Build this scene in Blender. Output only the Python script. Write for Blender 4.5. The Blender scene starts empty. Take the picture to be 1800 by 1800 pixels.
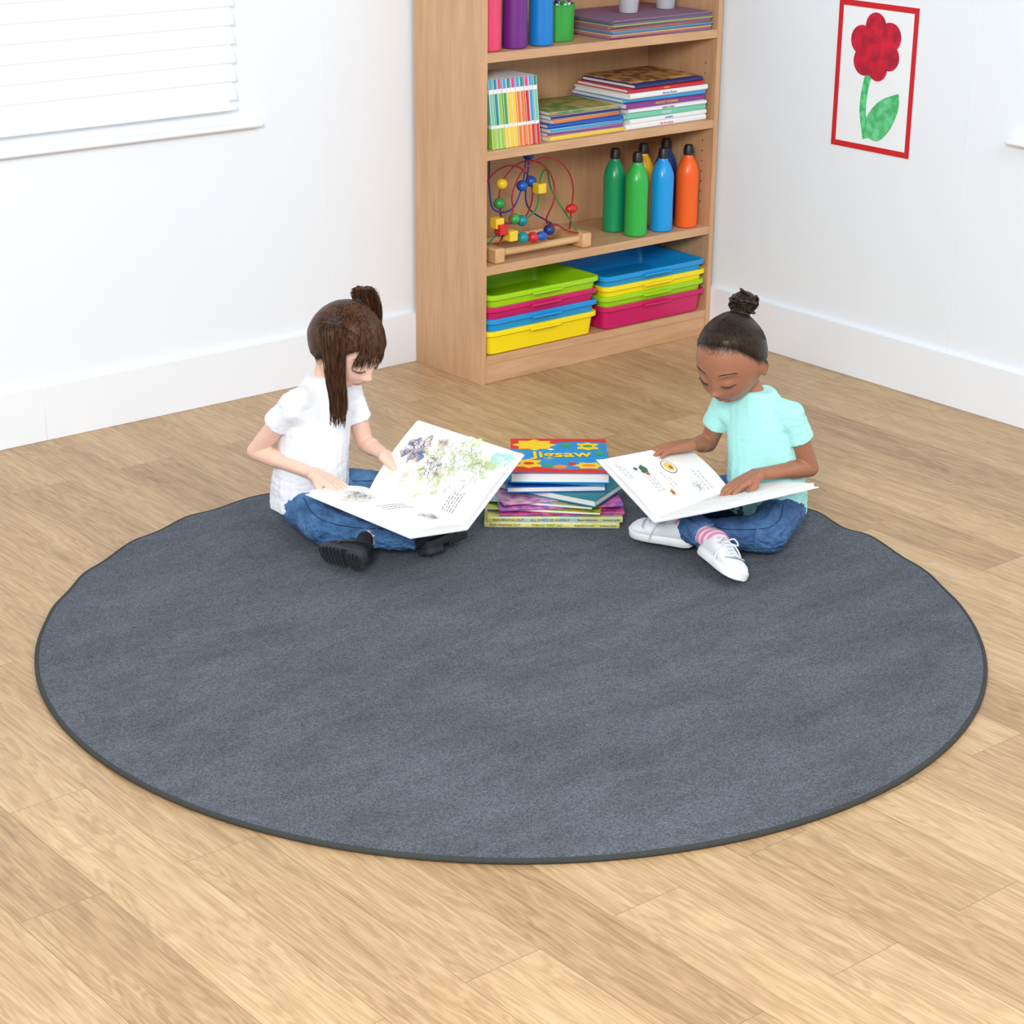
import bpy, math, random
import numpy as np
from mathutils import Vector, Matrix, noise
from mathutils.bvhtree import BVHTree
random.seed(7)
CROP=None
S=bpy.context.scene
COL=S.collection
S.view_settings.view_transform='Standard'
YAW=0.69057
# ------------------------------------------------------------------ materials
def lin(r,g,b):
    f=lambda c:(c/255/12.92) if c/255<=0.04045 else ((c/255+0.055)/1.055)**2.4
    return (f(r),f(g),f(b))
_mc={}
def pmat(name,col,rough=.5,var=.06,scale=30.,bump=0.,stretch=(1,1,1),bscale=None,spec=.5,sheen=0.,trans=0.,bdist=.004):
    if name in _mc: return _mc[name]
    m=bpy.data.materials.new(name); m.use_nodes=True
    nt=m.node_tree; N=nt.nodes; L=nt.links; b=N['Principled BSDF']
    tc=N.new('ShaderNodeTexCoord'); mp=N.new('ShaderNodeMapping'); mp.inputs['Scale'].default_value=stretch
    L.new(tc.outputs['Object'],mp.inputs['Vector'])
    no=N.new('ShaderNodeTexNoise'); no.inputs['Scale'].default_value=scale; no.inputs['Detail'].default_value=5
    L.new(mp.outputs[0],no.inputs['Vector'])
    mx=N.new('ShaderNodeMix'); mx.data_type='RGBA'
    c=np.array(col)
    mx.inputs[6].default_value=(*np.clip(c*(1-var*2),0,1),1); mx.inputs[7].default_value=(*np.clip(c*(1+var*2),0,1),1)
    L.new(no.outputs['Fac'],mx.inputs[0]); L.new(mx.outputs[2],b.inputs['Base Color'])
    b.inputs['Roughness'].default_value=rough
    b.inputs['Specular IOR Level'].default_value=spec
    if sheen: b.inputs['Sheen Weight'].default_value=sheen
    if trans: b.inputs['Transmission Weight'].default_value=trans
    if bump:
        n2=N.new('ShaderNodeTexNoise'); n2.inputs['Scale'].default_value=bscale or scale*2; n2.inputs['Detail'].default_value=3
        L.new(mp.outputs[0],n2.inputs['Vector'])
        bp=N.new('ShaderNodeBump'); bp.inputs['Strength'].default_value=bump; bp.inputs['Distance'].default_value=bdist
        L.new(n2.outputs['Fac'],bp.inputs['Height']); L.new(bp.outputs[0],b.inputs['Normal'])
    _mc[name]=m; return m
def woodmat(name,c1,c2,stretch,rough=.45,scale=6.):
    if name in _mc: return _mc[name]
    m=bpy.data.materials.new(name); m.use_nodes=True
    nt=m.node_tree; N=nt.nodes; L=nt.links; b=N['Principled BSDF']
    tc=N.new('ShaderNodeTexCoord'); mp=N.new('ShaderNodeMapping'); mp.inputs['Scale'].default_value=stretch
    L.new(tc.outputs['Object'],mp.inputs['Vector'])
    no=N.new('ShaderNodeTexNoise'); no.inputs['Scale'].default_value=scale; no.inputs['Detail'].default_value=6; no.inputs['Roughness'].default_value=.65
    L.new(mp.outputs[0],no.inputs['Vector'])
    cr=N.new('ShaderNodeValToRGB'); cr.color_ramp.elements[0].position=.3; cr.color_ramp.elements[1].position=.7
    cr.color_ramp.elements[0].color=(*c1,1); cr.color_ramp.elements[1].color=(*c2,1)
    L.new(no.outputs['Fac'],cr.inputs[0]); L.new(cr.outputs[0],b.inputs['Base Color']); b.inputs['Roughness'].default_value=rough
    _mc[name]=m; return m
def bandmat(name,cols,rough=.4):
    m=bpy.data.materials.new(name); m.use_nodes=True
    nt=m.node_tree; N=nt.nodes; L=nt.links; b=N['Principled BSDF']
    tc=N.new('ShaderNodeTexCoord'); sx=N.new('ShaderNodeSeparateXYZ'); L.new(tc.outputs['Generated'],sx.inputs[0])
    cr=N.new('ShaderNodeValToRGB'); cr.color_ramp.interpolation='CONSTANT'
    e=cr.color_ramp.elements; e[0].position=0; e[0].color=(*cols[0][1],1)
    e[1].position=cols[1][0]; e[1].color=(*cols[1][1],1)
    for p,c in cols[2:]:
        k=e.new(p); k.color=(*c,1)
    L.new(sx.outputs[0],cr.inputs[0]); L.new(cr.outputs[0],b.inputs['Base Color']); b.inputs['Roughness'].default_value=rough
    return m
# ------------------------------------------------------------------ mesh builder
class MB:
    def __init__(s): s.v=[]; s.f=[]
    def add(s,V,F):
        o=len(s.v); s.v+= [tuple(map(float,p)) for p in V]; s.f+=[tuple(i+o for i in f) for f in F]
    def box(s,x0,x1,y0,y1,z0,z1):
        s.add([(x0,y0,z0),(x1,y0,z0),(x1,y1,z0),(x0,y1,z0),(x0,y0,z1),(x1,y0,z1),(x1,y1,z1),(x0,y1,z1)],
              [(0,3,2,1),(4,5,6,7),(0,1,5,4),(1,2,6,5),(2,3,7,6),(3,0,4,7)])
    def rings(s,R,cap=True,close=False):
        n=len(R[0]); V=[p for r in R for p in r]; F=[]
        for i in range(len(R)-1):
            for j in range(n):
                F.append((i*n+j,i*n+(j+1)%n,(i+1)*n+(j+1)%n,(i+1)*n+j))
        if close:
            i=len(R)-1
            for j in range(n): F.append((i*n+j,i*n+(j+1)%n,(j+1)%n,j))
        elif cap:
            F.append(tuple(reversed(range(n)))); F.append(tuple((len(R)-1)*n+j for j in range(n)))
        s.add(V,F)
    def lathe(s,prof,c=(0,0,0),n=32):
        R=[[(c[0]+max(r,1e-5)*math.cos(2*math.pi*j/n),c[1]+max(r,1e-5)*math.sin(2*math.pi*j/n),c[2]+z) for j in range(n)] for r,z in prof]
        s.rings(R)
    def cap(s,p1,r1,p2,r2,n=16,flat1=False,flat2=False,sq=1.,side=None):
        p1=np.array(p1,float);p2=np.array(p2,float);d=p2-p1;L=np.linalg.norm(d);d/=L
        u=np.cross(d,[0,0,1.]) if side is None else np.array(side,float)
        if np.linalg.norm(u)<1e-3: u=np.array([1.,0,0])
        u-=d*(u@d); u/=np.linalg.norm(u); w=np.cross(d,u)
        R=[]
        def ring(c,r): R.append([tuple(c+r*(math.cos(2*math.pi*j/n)*u+sq*math.sin(2*math.pi*j/n)*w)) for j in range(n)])
        if not flat1:
            for a in (80,60,35,15): ring(p1-d*r1*math.sin(math.radians(a)),r1*math.cos(math.radians(a)))
        ring(p1,r1); ring(p2,r2)
        if not flat2:
            for a in (15,35,60,80): ring(p2+d*r2*math.sin(math.radians(a)),r2*math.cos(math.radians(a)))
        s.rings(R)
    def ell(s,c,rad,M=None,n=24,m=14):
        M=np.eye(3) if M is None else np.array(M)
        R=[]
        for i in range(m+1):
            t=math.pi*(i+.02)/(m+.04)
            R.append([tuple(np.array(c)+M@np.array([rad[0]*math.sin(t)*math.cos(2*math.pi*j/n),rad[1]*math.sin(t)*math.sin(2*math.pi*j/n),-rad[2]*math.cos(t)])) for j in range(n)])
        s.rings(R)
    def tube(s,P,Rr,n=8,flat=1.,closed=False):
        P=[np.array(p,float) for p in P]; k=len(P)
        if not hasattr(Rr,'__len__'): Rr=[Rr]*k
        up=np.array([0,0,1.]); R=[]; u=None
        cs=[(math.cos(2*math.pi*j/n),flat*math.sin(2*math.pi*j/n)) for j in range(n)]
        for i in range(k):
            if closed: d=P[(i+1)%k]-P[i-1]
            else: d=P[min(i+1,k-1)]-P[max(i-1,0)]
            d=d/(np.linalg.norm(d)+1e-12)
            if u is None:
                u=np.cross(d,up)
                if np.linalg.norm(u)<1e-2: u=np.cross(d,[0,1.,0])
            u=u-d*(u@d); u/=np.linalg.norm(u); w=np.cross(d,u)
            R.append([tuple(P[i]+Rr[i]*(c*u+s_*w)) for c,s_ in cs])
        s.rings(R,close=closed,cap=not closed)
    def mesh(s,name):
        me=bpy.data.meshes.new(name); me.from_pydata(s.v,[],s.f); me.validate(); me.update(); return me
def spline(P,n=24):
    P=[np.array(p,float) for p in P]; Q=[2*P[0]-P[1]]+P+[2*P[-1]-P[-2]]; out=[]
    seg=len(P)-1
    for k in range(n+1):
        t=k/n*seg; i=min(int(t),seg-1); t-=i
        a,b,c,d=Q[i:i+4]
        out.append(.5*((2*b)+(-a+c)*t+(2*a-5*b+4*c-d)*t*t+(-a+3*b-3*c+d)*t**3))
    return out
def obj(name,mb,mat,parent=None,loc=(0,0,0),rot=(0,0,0),smooth=True,bevel=0,label=None):
    me=mb.mesh(name) if isinstance(mb,MB) else mb
    o=bpy.data.objects.new(name,me); COL.objects.link(o)
    if mat and not me.materials: me.materials.append(mat)
    if smooth:
        me.polygons.foreach_set('use_smooth',[True]*len(me.polygons))
        if hasattr(me,'set_sharp_from_angle'): me.set_sharp_from_angle(angle=math.radians(40))
    if bevel:
        b=o.modifiers.new('bevel','BEVEL'); b.width=bevel; b.segments=2; b.limit_method='ANGLE'
    o.location=loc; o.rotation_euler=rot
    if parent: o.parent=parent
    if label: o['label']=label
    return o
def thing(name,label,cat,loc=(0,0,0),rot=(0,0,0),group=None):
    e=bpy.data.objects.new(name,None); COL.objects.link(e); e.location=loc; e.rotation_euler=rot; e.empty_display_size=.05
    e['label']=label; e['category']=cat
    if group: e['group']=group
    return e
def tagtop(o,label,cat,group=None):
    o['label']=label; o['category']=cat
    if group: o['group']=group
def struct(o): o['kind']='structure'; return o
def remesh(mb,vox,smooth_it=3,fac=.5):
    me=mb.mesh('tmp'); o=bpy.data.objects.new('tmp',me); COL.objects.link(o)
    m=o.modifiers.new('r','REMESH'); m.mode='VOXEL'; m.voxel_size=vox; m.use_smooth_shade=True
    if smooth_it:
        s=o.modifiers.new('s','SMOOTH'); s.factor=fac; s.iterations=smooth_it
    dg=bpy.context.evaluated_depsgraph_get()
    r=bpy.data.meshes.new_from_object(o.evaluated_get(dg))
    bpy.data.objects.remove(o); return r
def text(parent,body,size,mat,loc,rot,name='lettering',align='CENTER',shear=0):
    cu=bpy.data.curves.new('t','FONT'); cu.body=body; cu.size=size; cu.align_x=align; cu.align_y='CENTER'; cu.extrude=.0003; cu.shear=shear; cu.resolution_u=3
    if size>.03: cu.offset=.0012
    o=bpy.data.objects.new('t',cu); COL.objects.link(o)
    dg=bpy.context.evaluated_depsgraph_get(); me=bpy.data.meshes.new_from_object(o.evaluated_get(dg)); bpy.data.objects.remove(o)
    me.materials.clear()
    return obj(name,me,mat,parent,loc,rot,smooth=False)
# ------------------------------------------------------------------ camera
def camera():
    y,p,r,f=YAW,0.35902,0.00988,3630.1
    F=np.array([math.sin(y)*math.cos(p),math.cos(y)*math.cos(p),-math.sin(p)]); R=np.array([math.cos(y),-math.sin(y),0]); U=np.cross(R,F)
    c,s=math.cos(r),math.sin(r); R2=c*R+s*U; U2=-s*R+c*U
    cd=bpy.data.cameras.new('camera'); cd.sensor_width=36; cd.lens=f/1800*36; cd.clip_end=50
    if CROP:
        cd.lens*=1800/CROP[2]; cd.shift_x=(CROP[0]-900)/CROP[2]; cd.shift_y=-(CROP[1]-900)/CROP[2]
    o=bpy.data.objects.new('camera',cd); COL.objects.link(o)
    o.matrix_world=Matrix(((R2[0],U2[0],-F[0],-3.65635),(R2[1],U2[1],-F[1],-4.89509),(R2[2],U2[2],-F[2],1.79229),(0,0,0,1)))
    S.camera=o
camera()
# ------------------------------------------------------------------ lights
def area(name,loc,tgt,size,energy,col=(1,1,1)):
    l=bpy.data.lights.new(name,'AREA'); l.energy=energy; l.size=size; l.color=col
    o=bpy.data.objects.new(name,l); COL.objects.link(o); o.location=loc
    d=Vector(tgt)-Vector(loc); o.rotation_euler=d.to_track_quat('-Z','Y').to_euler()
area('studio_key_light',(-4.2,-4.7,2.6),(-.5,-1.0,.2),1.0,185,(1,.995,.98))
area('studio_fill_light',(-.9,-5.0,3.2),(-1.1,-1.6,0),2.0,58,(1,.99,.97))
w=bpy.data.worlds.new('world'); S.world=w; w.use_nodes=True
w.node_tree.nodes['Background'].inputs[0].default_value=(.88,.95,1,1); w.node_tree.nodes['Background'].inputs[1].default_value=.74
# ------------------------------------------------------------------ room
XR=.9415
M_wall=pmat('wall_paint',lin(235,241,248),.7,.008,6,.04,bscale=120)
M_base=pmat('baseboard_paint',lin(238,243,250),.4,.008,8)
def floor_material():
    m=bpy.data.materials.new('oak_planks'); m.use_nodes=True; nt=m.node_tree; N=nt.nodes; L=nt.links; b=N['Principled BSDF']
    tc=N.new('ShaderNodeTexCoord'); sp=N.new('ShaderNodeSeparateXYZ'); L.new(tc.outputs['Object'],sp.inputs[0])
    cb=N.new('ShaderNodeCombineXYZ'); L.new(sp.outputs[1],cb.inputs[0]); L.new(sp.outputs[0],cb.inputs[1])
    br=N.new('ShaderNodeTexBrick'); L.new(cb.outputs[0],br.inputs['Vector'])
    br.inputs['Scale'].default_value=1; br.inputs['Brick Width'].default_value=.92; br.inputs['Row Height'].default_value=.152
    br.inputs['Mortar Size'].default_value=.0006; br.inputs['Mortar Smooth'].default_value=.3; br.offset=.37; br.offset_frequency=2
    br.inputs['Color1'].default_value=(0,0,0,1); br.inputs['Color2'].default_value=(1,1,1,1); br.inputs['Mortar'].default_value=(.5,.5,.5,1)
    sc=N.new('ShaderNodeVectorMath'); sc.operation='SCALE'; L.new(br.outputs['Color'],sc.inputs[0]); sc.inputs['Scale'].default_value=37
    ad=N.new('ShaderNodeVectorMath'); ad.operation='ADD'; L.new(cb.outputs[0],ad.inputs[0]); L.new(sc.outputs[0],ad.inputs[1])
    def nz(st,scale,det,dist=0):
        mp=N.new('ShaderNodeMapping'); mp.inputs['Scale'].default_value=st; L.new(ad.outputs[0],mp.inputs['Vector'])
        n=N.new('ShaderNodeTexNoise'); n.inputs['Scale'].default_value=scale; n.inputs['Detail'].default_value=det; n.inputs['Distortion'].default_value=dist
        L.new(mp.outputs[0],n.inputs['Vector']); return n
    g1=nz((1.1,9,1),2.6,4,.5); g2=nz((4,110,1),2.2,5); g3=nz((2.,22,1),3.,3)
    wv=N.new('ShaderNodeMath'); wv.operation='MULTIPLY'; L.new(g1.outputs['Fac'],wv.inputs[0]); wv.inputs[1].default_value=60
    sn=N.new('ShaderNodeMath'); sn.operation='SINE'; L.new(wv.outputs[0],sn.inputs[0])
    cr=N.new('ShaderNodeValToRGB'); e=cr.color_ramp.elements
    e[0].position=.0; e[0].color=(*lin(134,102,69),1); e[1].position=1; e[1].color=(*lin(214,183,141),1)
    k=e.new(.5); k.color=(*lin(180,147,107),1)
    def mad(a,s,bv):
        n=N.new('ShaderNodeMath'); n.operation='MULTIPLY_ADD'; L.new(a,n.inputs[0]); n.inputs[1].default_value=s
        if isinstance(bv,float): n.inputs[2].default_value=bv
        else: L.new(bv,n.inputs[2])
        return n.outputs[0]
    f=mad(g1.outputs['Fac'],.54,-.45); f=mad(br.outputs['Color'],.30,f); f=mad(g2.outputs['Fac'],.74,f); f=mad(g3.outputs['Fac'],.34,f); f=mad(sn.outputs[0],.10,f)
    L.new(f,cr.inputs[0])
    mx=N.new('ShaderNodeMix'); mx.data_type='RGBA'; L.new(br.outputs['Fac'],mx.inputs[0]); L.new(cr.outputs[0],mx.inputs[6]); mx.inputs[7].default_value=(*lin(126,98,70),1)
    L.new(mx.outputs[2],b.inputs['Base Color']); b.inputs['Roughness'].default_value=.42
    bp=N.new('ShaderNodeBump'); bp.inputs['Strength'].default_value=.15; bp.inputs['Distance'].default_value=.002; L.new(g2.outputs['Fac'],bp.inputs['Height']); L.new(bp.outputs[0],b.inputs['Normal'])
    return m
mb=MB(); mb.box(-5.5,XR+.1,-6.5,.1,-.1,0); struct(obj('floor',mb,floor_material(),smooth=False))
mb=MB(); mb.box(-5.5,XR+.1,0,.1,0,2.6); struct(obj('wall_back',mb,M_wall,smooth=False))
mb=MB(); mb.box(XR,XR+.1,-6.5,0,0,2.6); struct(obj('wall_right',mb,M_wall,smooth=False))
mb=MB(); mb.box(-5.5,-1.2568,-.016,0,0,.152); mb.box(-1.2565,-.001+0,-.016,0,0,.152); mb.box(0,XR,-.016,0,0,.152); struct(obj('baseboard_back',mb,M_base,bevel=.0015))
mb=MB(); mb.box(XR-.016,XR,-6.5,-.016,0,.152); struct(obj('baseboard_right',mb,M_base,bevel=.0015))
M_seam=pmat('seam_paint',lin(231,238,245),.6,.01,5)
mb=MB(); mb.box(-.3215,-.3185,-.0004,0,.152,2.6); struct(obj('trim_1',mb,M_seam,smooth=False))
mb=MB(); mb.box(XR-.0004,XR,-1.2885,-1.2855,.152,2.6); struct(obj('trim_2',mb,M_seam,smooth=False))
M_glow=bpy.data.materials.new('daylight_glass'); M_glow.use_nodes=True
b=M_glow.node_tree.nodes['Principled BSDF']; b.inputs['Base Color'].default_value=(.75,.82,.88,1); b.inputs['Emission Color'].default_value=(.88,.94,1,1); b.inputs['Emission Strength'].default_value=.55
nn=M_glow.node_tree.nodes.new('ShaderNodeTexNoise'); nn.inputs['Scale'].default_value=1.5; M_glow.node_tree.links.new(nn.outputs['Fac'],b.inputs['Roughness'])
M_slat=pmat('blind_slat_white',lin(250,252,254),.5,.005,10)
M_sill=pmat('window_sill_white',lin(244,247,251),.35,.01,10)
def window(n,x0,x1,z0,z1,rot,loc,label):
    mb=MB(); mb.box(x0,x1,-.004,-.001,z0,z1)
    struct(obj('window_%d'%n,mb,M_glow,loc=loc,rot=rot,smooth=False))
    bl=thing('window_blind',label,'blind',loc,rot,group='venetian blinds')
    mb=MB(); z=z0+.02
    while z<z1-.05:
        t=math.radians(60); hw=.0268; R=[]
        for xx in (x0-.01,x1+.004):
            r=[]
            for k in range(7):
                s=-1+2*k/6; cy=.005*(1-s*s)
                r.append((xx,-.028-s*hw*math.cos(t)-cy*math.sin(t),z+.024-s*hw*math.sin(t)))
            r2=[(p[0],p[1]+.0015,p[2]+.0007) for p in reversed(r)]
            R.append(r+r2)
        mb.rings(R); z+=.0500
    obj('slats',mb,M_slat,bl)
    mb=MB(); mb.box(x0-.01,x1+.004,-.05,-.01,z1-.045,z1); obj('headrail',mb,M_slat,bl,bevel=.003)
    mb=MB(); mb.box(x0-.01,x1+.004,-.042,-.014,z0-.010,z0+.004); obj('bottom_rail',mb,M_slat,bl,bevel=.003)
    for q in (.12,.5,.88):
        xx=x0+(x1-x0)*q; mb=MB(); mb.tube([(xx,-.052,z0),(xx,-.052,z1-.04)],.0010,6); obj('ladder_cord',mb,M_slat,bl)
window(1,-2.02,-.637,.840,1.75,(0,0,0),(0,0,0),'white venetian blind with nearly closed slats over a sill')
mb=MB(); mb.box(-2.10,-.545,-.035,0,.774,.790); struct(obj('trim_3',mb,M_sill,bevel=.006))
window(2,1.60,2.9,.840,1.75,(0,0,-math.pi/2),(XR,0,0),'white venetian blind over the sill beside the painting')
mb=MB(); mb.box(XR-.035,XR,-3.0,-1.44,.774,.790); struct(obj('trim_4',mb,M_sill,bevel=.006))
# ------------------------------------------------------------------ rug
RX,RY=-1.0634,-1.7594
def rug():
    m=bpy.data.materials.new('charcoal_pile'); m.use_nodes=True; nt=m.node_tree; N=nt.nodes; L=nt.links; b=N['Principled BSDF']
    tc=N.new('ShaderNodeTexCoord')
    def nz(sc,det,st=(1,1,1),ro=.5,rz=0):
        mp=N.new('ShaderNodeMapping'); mp.inputs['Scale'].default_value=st; mp.inputs['Rotation'].default_value=(0,0,rz); L.new(tc.outputs['Object'],mp.inputs['Vector'])
        n=N.new('ShaderNodeTexNoise'); n.inputs['Scale'].default_value=sc; n.inputs['Detail'].default_value=det; n.inputs['Roughness'].default_value=ro; L.new(mp.outputs[0],n.inputs['Vector']); return n.outputs['Fac']
    big=nz(3.2,10,(1,2.6,1),.75,.6); fine=nz(280,3,ro=.7); mid=nz(60,3)
    cr=N.new('ShaderNodeValToRGB'); e=cr.color_ramp.elements; e[0].position=.32; e[0].color=(*lin(75,80,88),1); e[1].position=.60; e[1].color=(*lin(94,99,108),1); L.new(big,cr.inputs[0])
    cr2=N.new('ShaderNodeValToRGB'); e=cr2.color_ramp.elements; e[0].position=.36; e[0].color=(.54,.54,.54,1); e[1].position=.64; e[1].color=(1.48,1.48,1.48,1); L.new(fine,cr2.inputs[0])
    mx=N.new('ShaderNodeMix'); mx.data_type='RGBA'; mx.blend_type='MULTIPLY'; mx.inputs[0].default_value=1; L.new(cr.outputs[0],mx.inputs[6]); L.new(cr2.outputs[0],mx.inputs[7])
    L.new(mx.outputs[2],b.inputs['Base Color']); b.inputs['Roughness'].default_value=.95; b.inputs['Specular IOR Level'].default_value=.05; b.inputs['Sheen Weight'].default_value=.05
    ad=N.new('ShaderNodeMath'); L.new(fine,ad.inputs[0]); L.new(mid,ad.inputs[1])
    bp=N.new('ShaderNodeBump'); bp.inputs['Strength'].default_value=.8; bp.inputs['Distance'].default_value=.004; L.new(ad.outputs[0],bp.inputs['Height']); L.new(bp.outputs[0],b.inputs['Normal'])
    th=thing('rug','round charcoal grey carpet rug with a dark bound edge','rug',(RX,RY,0))
    n=400
    def kk(a): return max(0,math.cos(a-math.radians(20)))**4+.45*max(0,math.cos(a-math.radians(112)))**8
    def rad(a,r=1.):
        return r*(1+.0012*math.sin(5*a+1)+(.0040*math.sin(29*a+2)+.002*math.sin(43*a))*kk(a))
    def zz(a): return .009*(1+math.sin(29*a+.5*math.sin(3*a)))*kk(a)
    mb=MB(); prof=[(.985,.001),(.992,.003),(.994,.008),(.990,.0115),(.982,.0125),(.95,.012),(.8,.012),(.55,.012),(.3,.012),(.05,.012)]
    R=[]
    for r,z in prof: R.append([(rad(2*math.pi*j/n,r)*math.cos(2*math.pi*j/n),rad(2*math.pi*j/n,r)*math.sin(2*math.pi*j/n),z+(zz(2*math.pi*j/n) if r>.96 and z>.002 else 0)) for j in range(n)])
    mb.rings(R); obj('pile',mb,m,th)
    mb=MB(); P=[(rad(2*math.pi*j/n,.995)*math.cos(2*math.pi*j/n),rad(2*math.pi*j/n,.995)*math.sin(2*math.pi*j/n),.0062+zz(2*math.pi*j/n)) for j in range(n)]
    mb.tube(P,.0055,10,closed=True); obj('bound_edge',mb,pmat('rug_binding',lin(54,56,54),.9,.25,300,.4),th,label='dark olive grey stitched rug binding')
rug()
# ------------------------------------------------------------------ bookcase
M_bv=woodmat('beech_upright',lin(192,147,108),lin(212,170,130),(6,6,.6))
M_bh=woodmat('beech_shelf',lin(192,147,108),lin(214,174,134),(.6,6,6))
BH=1.30; D=.337
bc=thing('bookcase','tall open beech wood bookcase with shelves against the wall','bookcase',(0,0,0))
for x0,x1 in ((-.012,.006),(.907,.925)):
    mb=MB(); mb.box(x0,x1,-D,-.018,0,BH); obj('side_panel',mb,M_bv,bc,bevel=.001)
for z0,z1 in ((.058,.081),(.327,.353),(.662,.688),(.937,.963),(BH-.025,BH)):
    mb=MB(); mb.box(.006,.907,-D+.002,-.03,z0,z1); obj('shelf',mb,M_bh,bc,bevel=.001)
mb=MB(); mb.box(.006,.907,-.03,-.022,.0,BH); obj('back_panel',mb,woodmat('beech_back',lin(198,154,114),lin(212,170,128),(6,6,.6)),bc)
mb=MB(); mb.box(.006,.907,-D+.004,-D+.022,0,.058); obj('plinth',mb,M_bh,bc,bevel=.001)
Mho=pmat('hole_dark',lin(90,60,40),.8)
for y in (-.29,):
    for z in (.425,.457,.489,.521,.553,.585,.617,.76,.792,.824,.856):
        mb=MB(); mb.cap((.9068,y,z),.0025,(.9062,y,z),.0025,n=8,flat1=True,flat2=True); obj('shelf_pin_hole',mb,Mho,bc)
# ------------------------------------------------------------------ closed books
M_page=pmat('paper_edge',lin(236,230,216),.8,.05,200,.2,stretch=(1,1,8))
M_page_w=pmat('paper_edge_white',lin(242,240,236),.8,.04,200,.2,stretch=(1,1,8))
def closed_book(label,w,d,h,cover,loc,rot,group,hard=True,pages=None,cat='book'):
    t=thing('book',label,cat,loc,rot,group)
    c=.0022 if hard else .0008
    mb=MB(); a,b_=w/2,d/2
    sec=[(b_,0),(-b_+.004,0),(-b_,h*.25),(-b_,h*.75),(-b_+.004,h),(b_,h),(b_,h-c),(-b_+.005,h-c),(-b_+c+.0006,h*.72),(-b_+c+.0006,h*.28),(-b_+.005,c),(b_,c)]
    mb.rings([[(x,y,z) for y,z in sec] for x in (-a,a)])
    obj('cover',mb,cover,t)
    i=.003 if hard else .0006
    mb=MB(); mb.box(-a+i,a-i,-b_+c+.001,b_-i,c,h-c); obj('page_block',mb,pages or M_page,t,smooth=False)
    return t
C=dict(red=lin(205,40,45),blue=lin(30,90,180),sky=lin(60,160,215),teal=lin(20,140,150),green=lin(60,160,80),lime=lin(150,200,60),yellow=lin(240,205,50),
       purple=lin(140,60,140),pink=lin(215,70,130),orange=lin(235,120,40),white=lin(238,238,238),navy=lin(40,50,110),cream=lin(235,225,200),magenta=lin(200,30,110),brown=lin(130,85,50),grey=lin(150,155,165),mint=lin(120,200,170))
def solid(k): return pmat('cover_'+k,C[k],.35,.03,12)
def paint(name,c1,c2,sc=45):
    if name in _mc: return _mc[name]
    m=pmat(name,c1,.55,.0,sc); nt=m.node_tree
    mx=[n for n in nt.nodes if n.type=='MIX'][0]; mx.inputs[6].default_value=(*c1,1); mx.inputs[7].default_value=(*c2,1)
    cr=nt.nodes.new('ShaderNodeValToRGB'); cr.color_ramp.elements[0].position=.4; cr.color_ramp.elements[1].position=.6
    no=[n for n in nt.nodes if n.type=='TEX_NOISE'][0]; nt.links.new(no.outputs['Fac'],cr.inputs[0]); nt.links.new(cr.outputs[0],mx.inputs[0]); return m
x=.044; de=.10; cols=['mint','teal','lime','green','yellow','yellow','orange','orange','red','sky','mint']
for i in range(11):
    h=.0152; w=.198
    k=cols[i]
    m=bandmat('reader_spine_%s'%k+str(i),[(0,C[['lime','yellow','orange','red'][min(3,i//3)]]),(.30,C['white']),(.345,C[k]),(.80,C['white']),(.86,C[['sky','teal','pink'][i%3]])])
    closed_book('thin %s children\'s reader leaning upright on the shelf'%k,w,.155,h-.0004,m,(x,-D+.012+.0775+random.uniform(0,.004),.688+w/2*math.cos(de)+h*math.sin(de)+.0004),(0,-math.pi/2-de,0),'thin readers on the shelf',hard=False,pages=M_page_w)
    x+=h/math.cos(de)+.0010
z=.6885
for i,(k,w,d,h,r,hard) in enumerate([('yellow',.30,.23,.012,.02,0),('purple',.29,.22,.010,-.03,0),('sky',.29,.22,.012,.03,0),('blue',.29,.22,.013,-.02,1),('orange',.27,.21,.010,.05,0),('navy',.27,.21,.012,.0,0),('green',.26,.21,.010,-.04,0)]):
    mt=solid(k) if i<6 else paint('cov_pictured',lin(90,130,70),lin(170,150,90),22)
    closed_book('%s children\'s book lying in the low pile on the shelf'%k,w,d,h,mt,(.400,-.205,z),(0,0,r),'books lying in the low pile',hard=bool(hard)); z+=h+.0003
Mw=pmat('ink_white',(.9,.9,.9),.6); Mk=pmat('ink_black',(.02,.02,.02),.6); My=pmat('ink_yellow',C['yellow'],.6); Mg=pmat('ink_green',lin(30,120,60),.6); Mr=pmat('ink_red',C['red'],.6); Mb=pmat('ink_blue',C['blue'],.6)
z=.6885
spec=[('white','white',.335,.25,.017,.0,1,'My First Book',Mr),('white','white',.325,.24,.014,.02,1,'NUMBERS',Mb),('mint','green',.33,.25,.017,.0,1,'THE FIRST',Mw),('white','white',.32,.25,.012,-.02,1,'ANIMAL STORIES',Mk),
      ('purple','purple',.33,.25,.018,.01,1,'ANCIENT WONDERS',My),('sky','light blue',.33,.25,.013,-.03,1,'',Mw),('white','white',.33,.25,.016,.02,1,'Nursery Rhymes',Mb),('red','red',.31,.24,.012,-.02,1,'WORDS',My),('navy','navy blue',.29,.235,.012,.03,1,'',Mw),('brown','brown patterned',.27,.21,.006,.02,0,'',Mw)]
for k,kn,w,d,h,r,hard,tx,tm in spec:
    tbk=closed_book('%s hardback book lying in the tall pile on the shelf'%kn,w,d,h,solid(k) if k!='brown' else paint('cov_brown',lin(110,75,50),lin(190,140,80),25),(.722+random.uniform(-.006,.004),-.197+random.uniform(-.008,.006),z),(0,0,r),'books lying in the tall pile',pages=M_page_w)
    if tx: text(tbk,tx,h*.55,tm,(0,-d/2-.0004,h/2),(math.pi/2,0,0))
    z+=h+.0003
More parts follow.
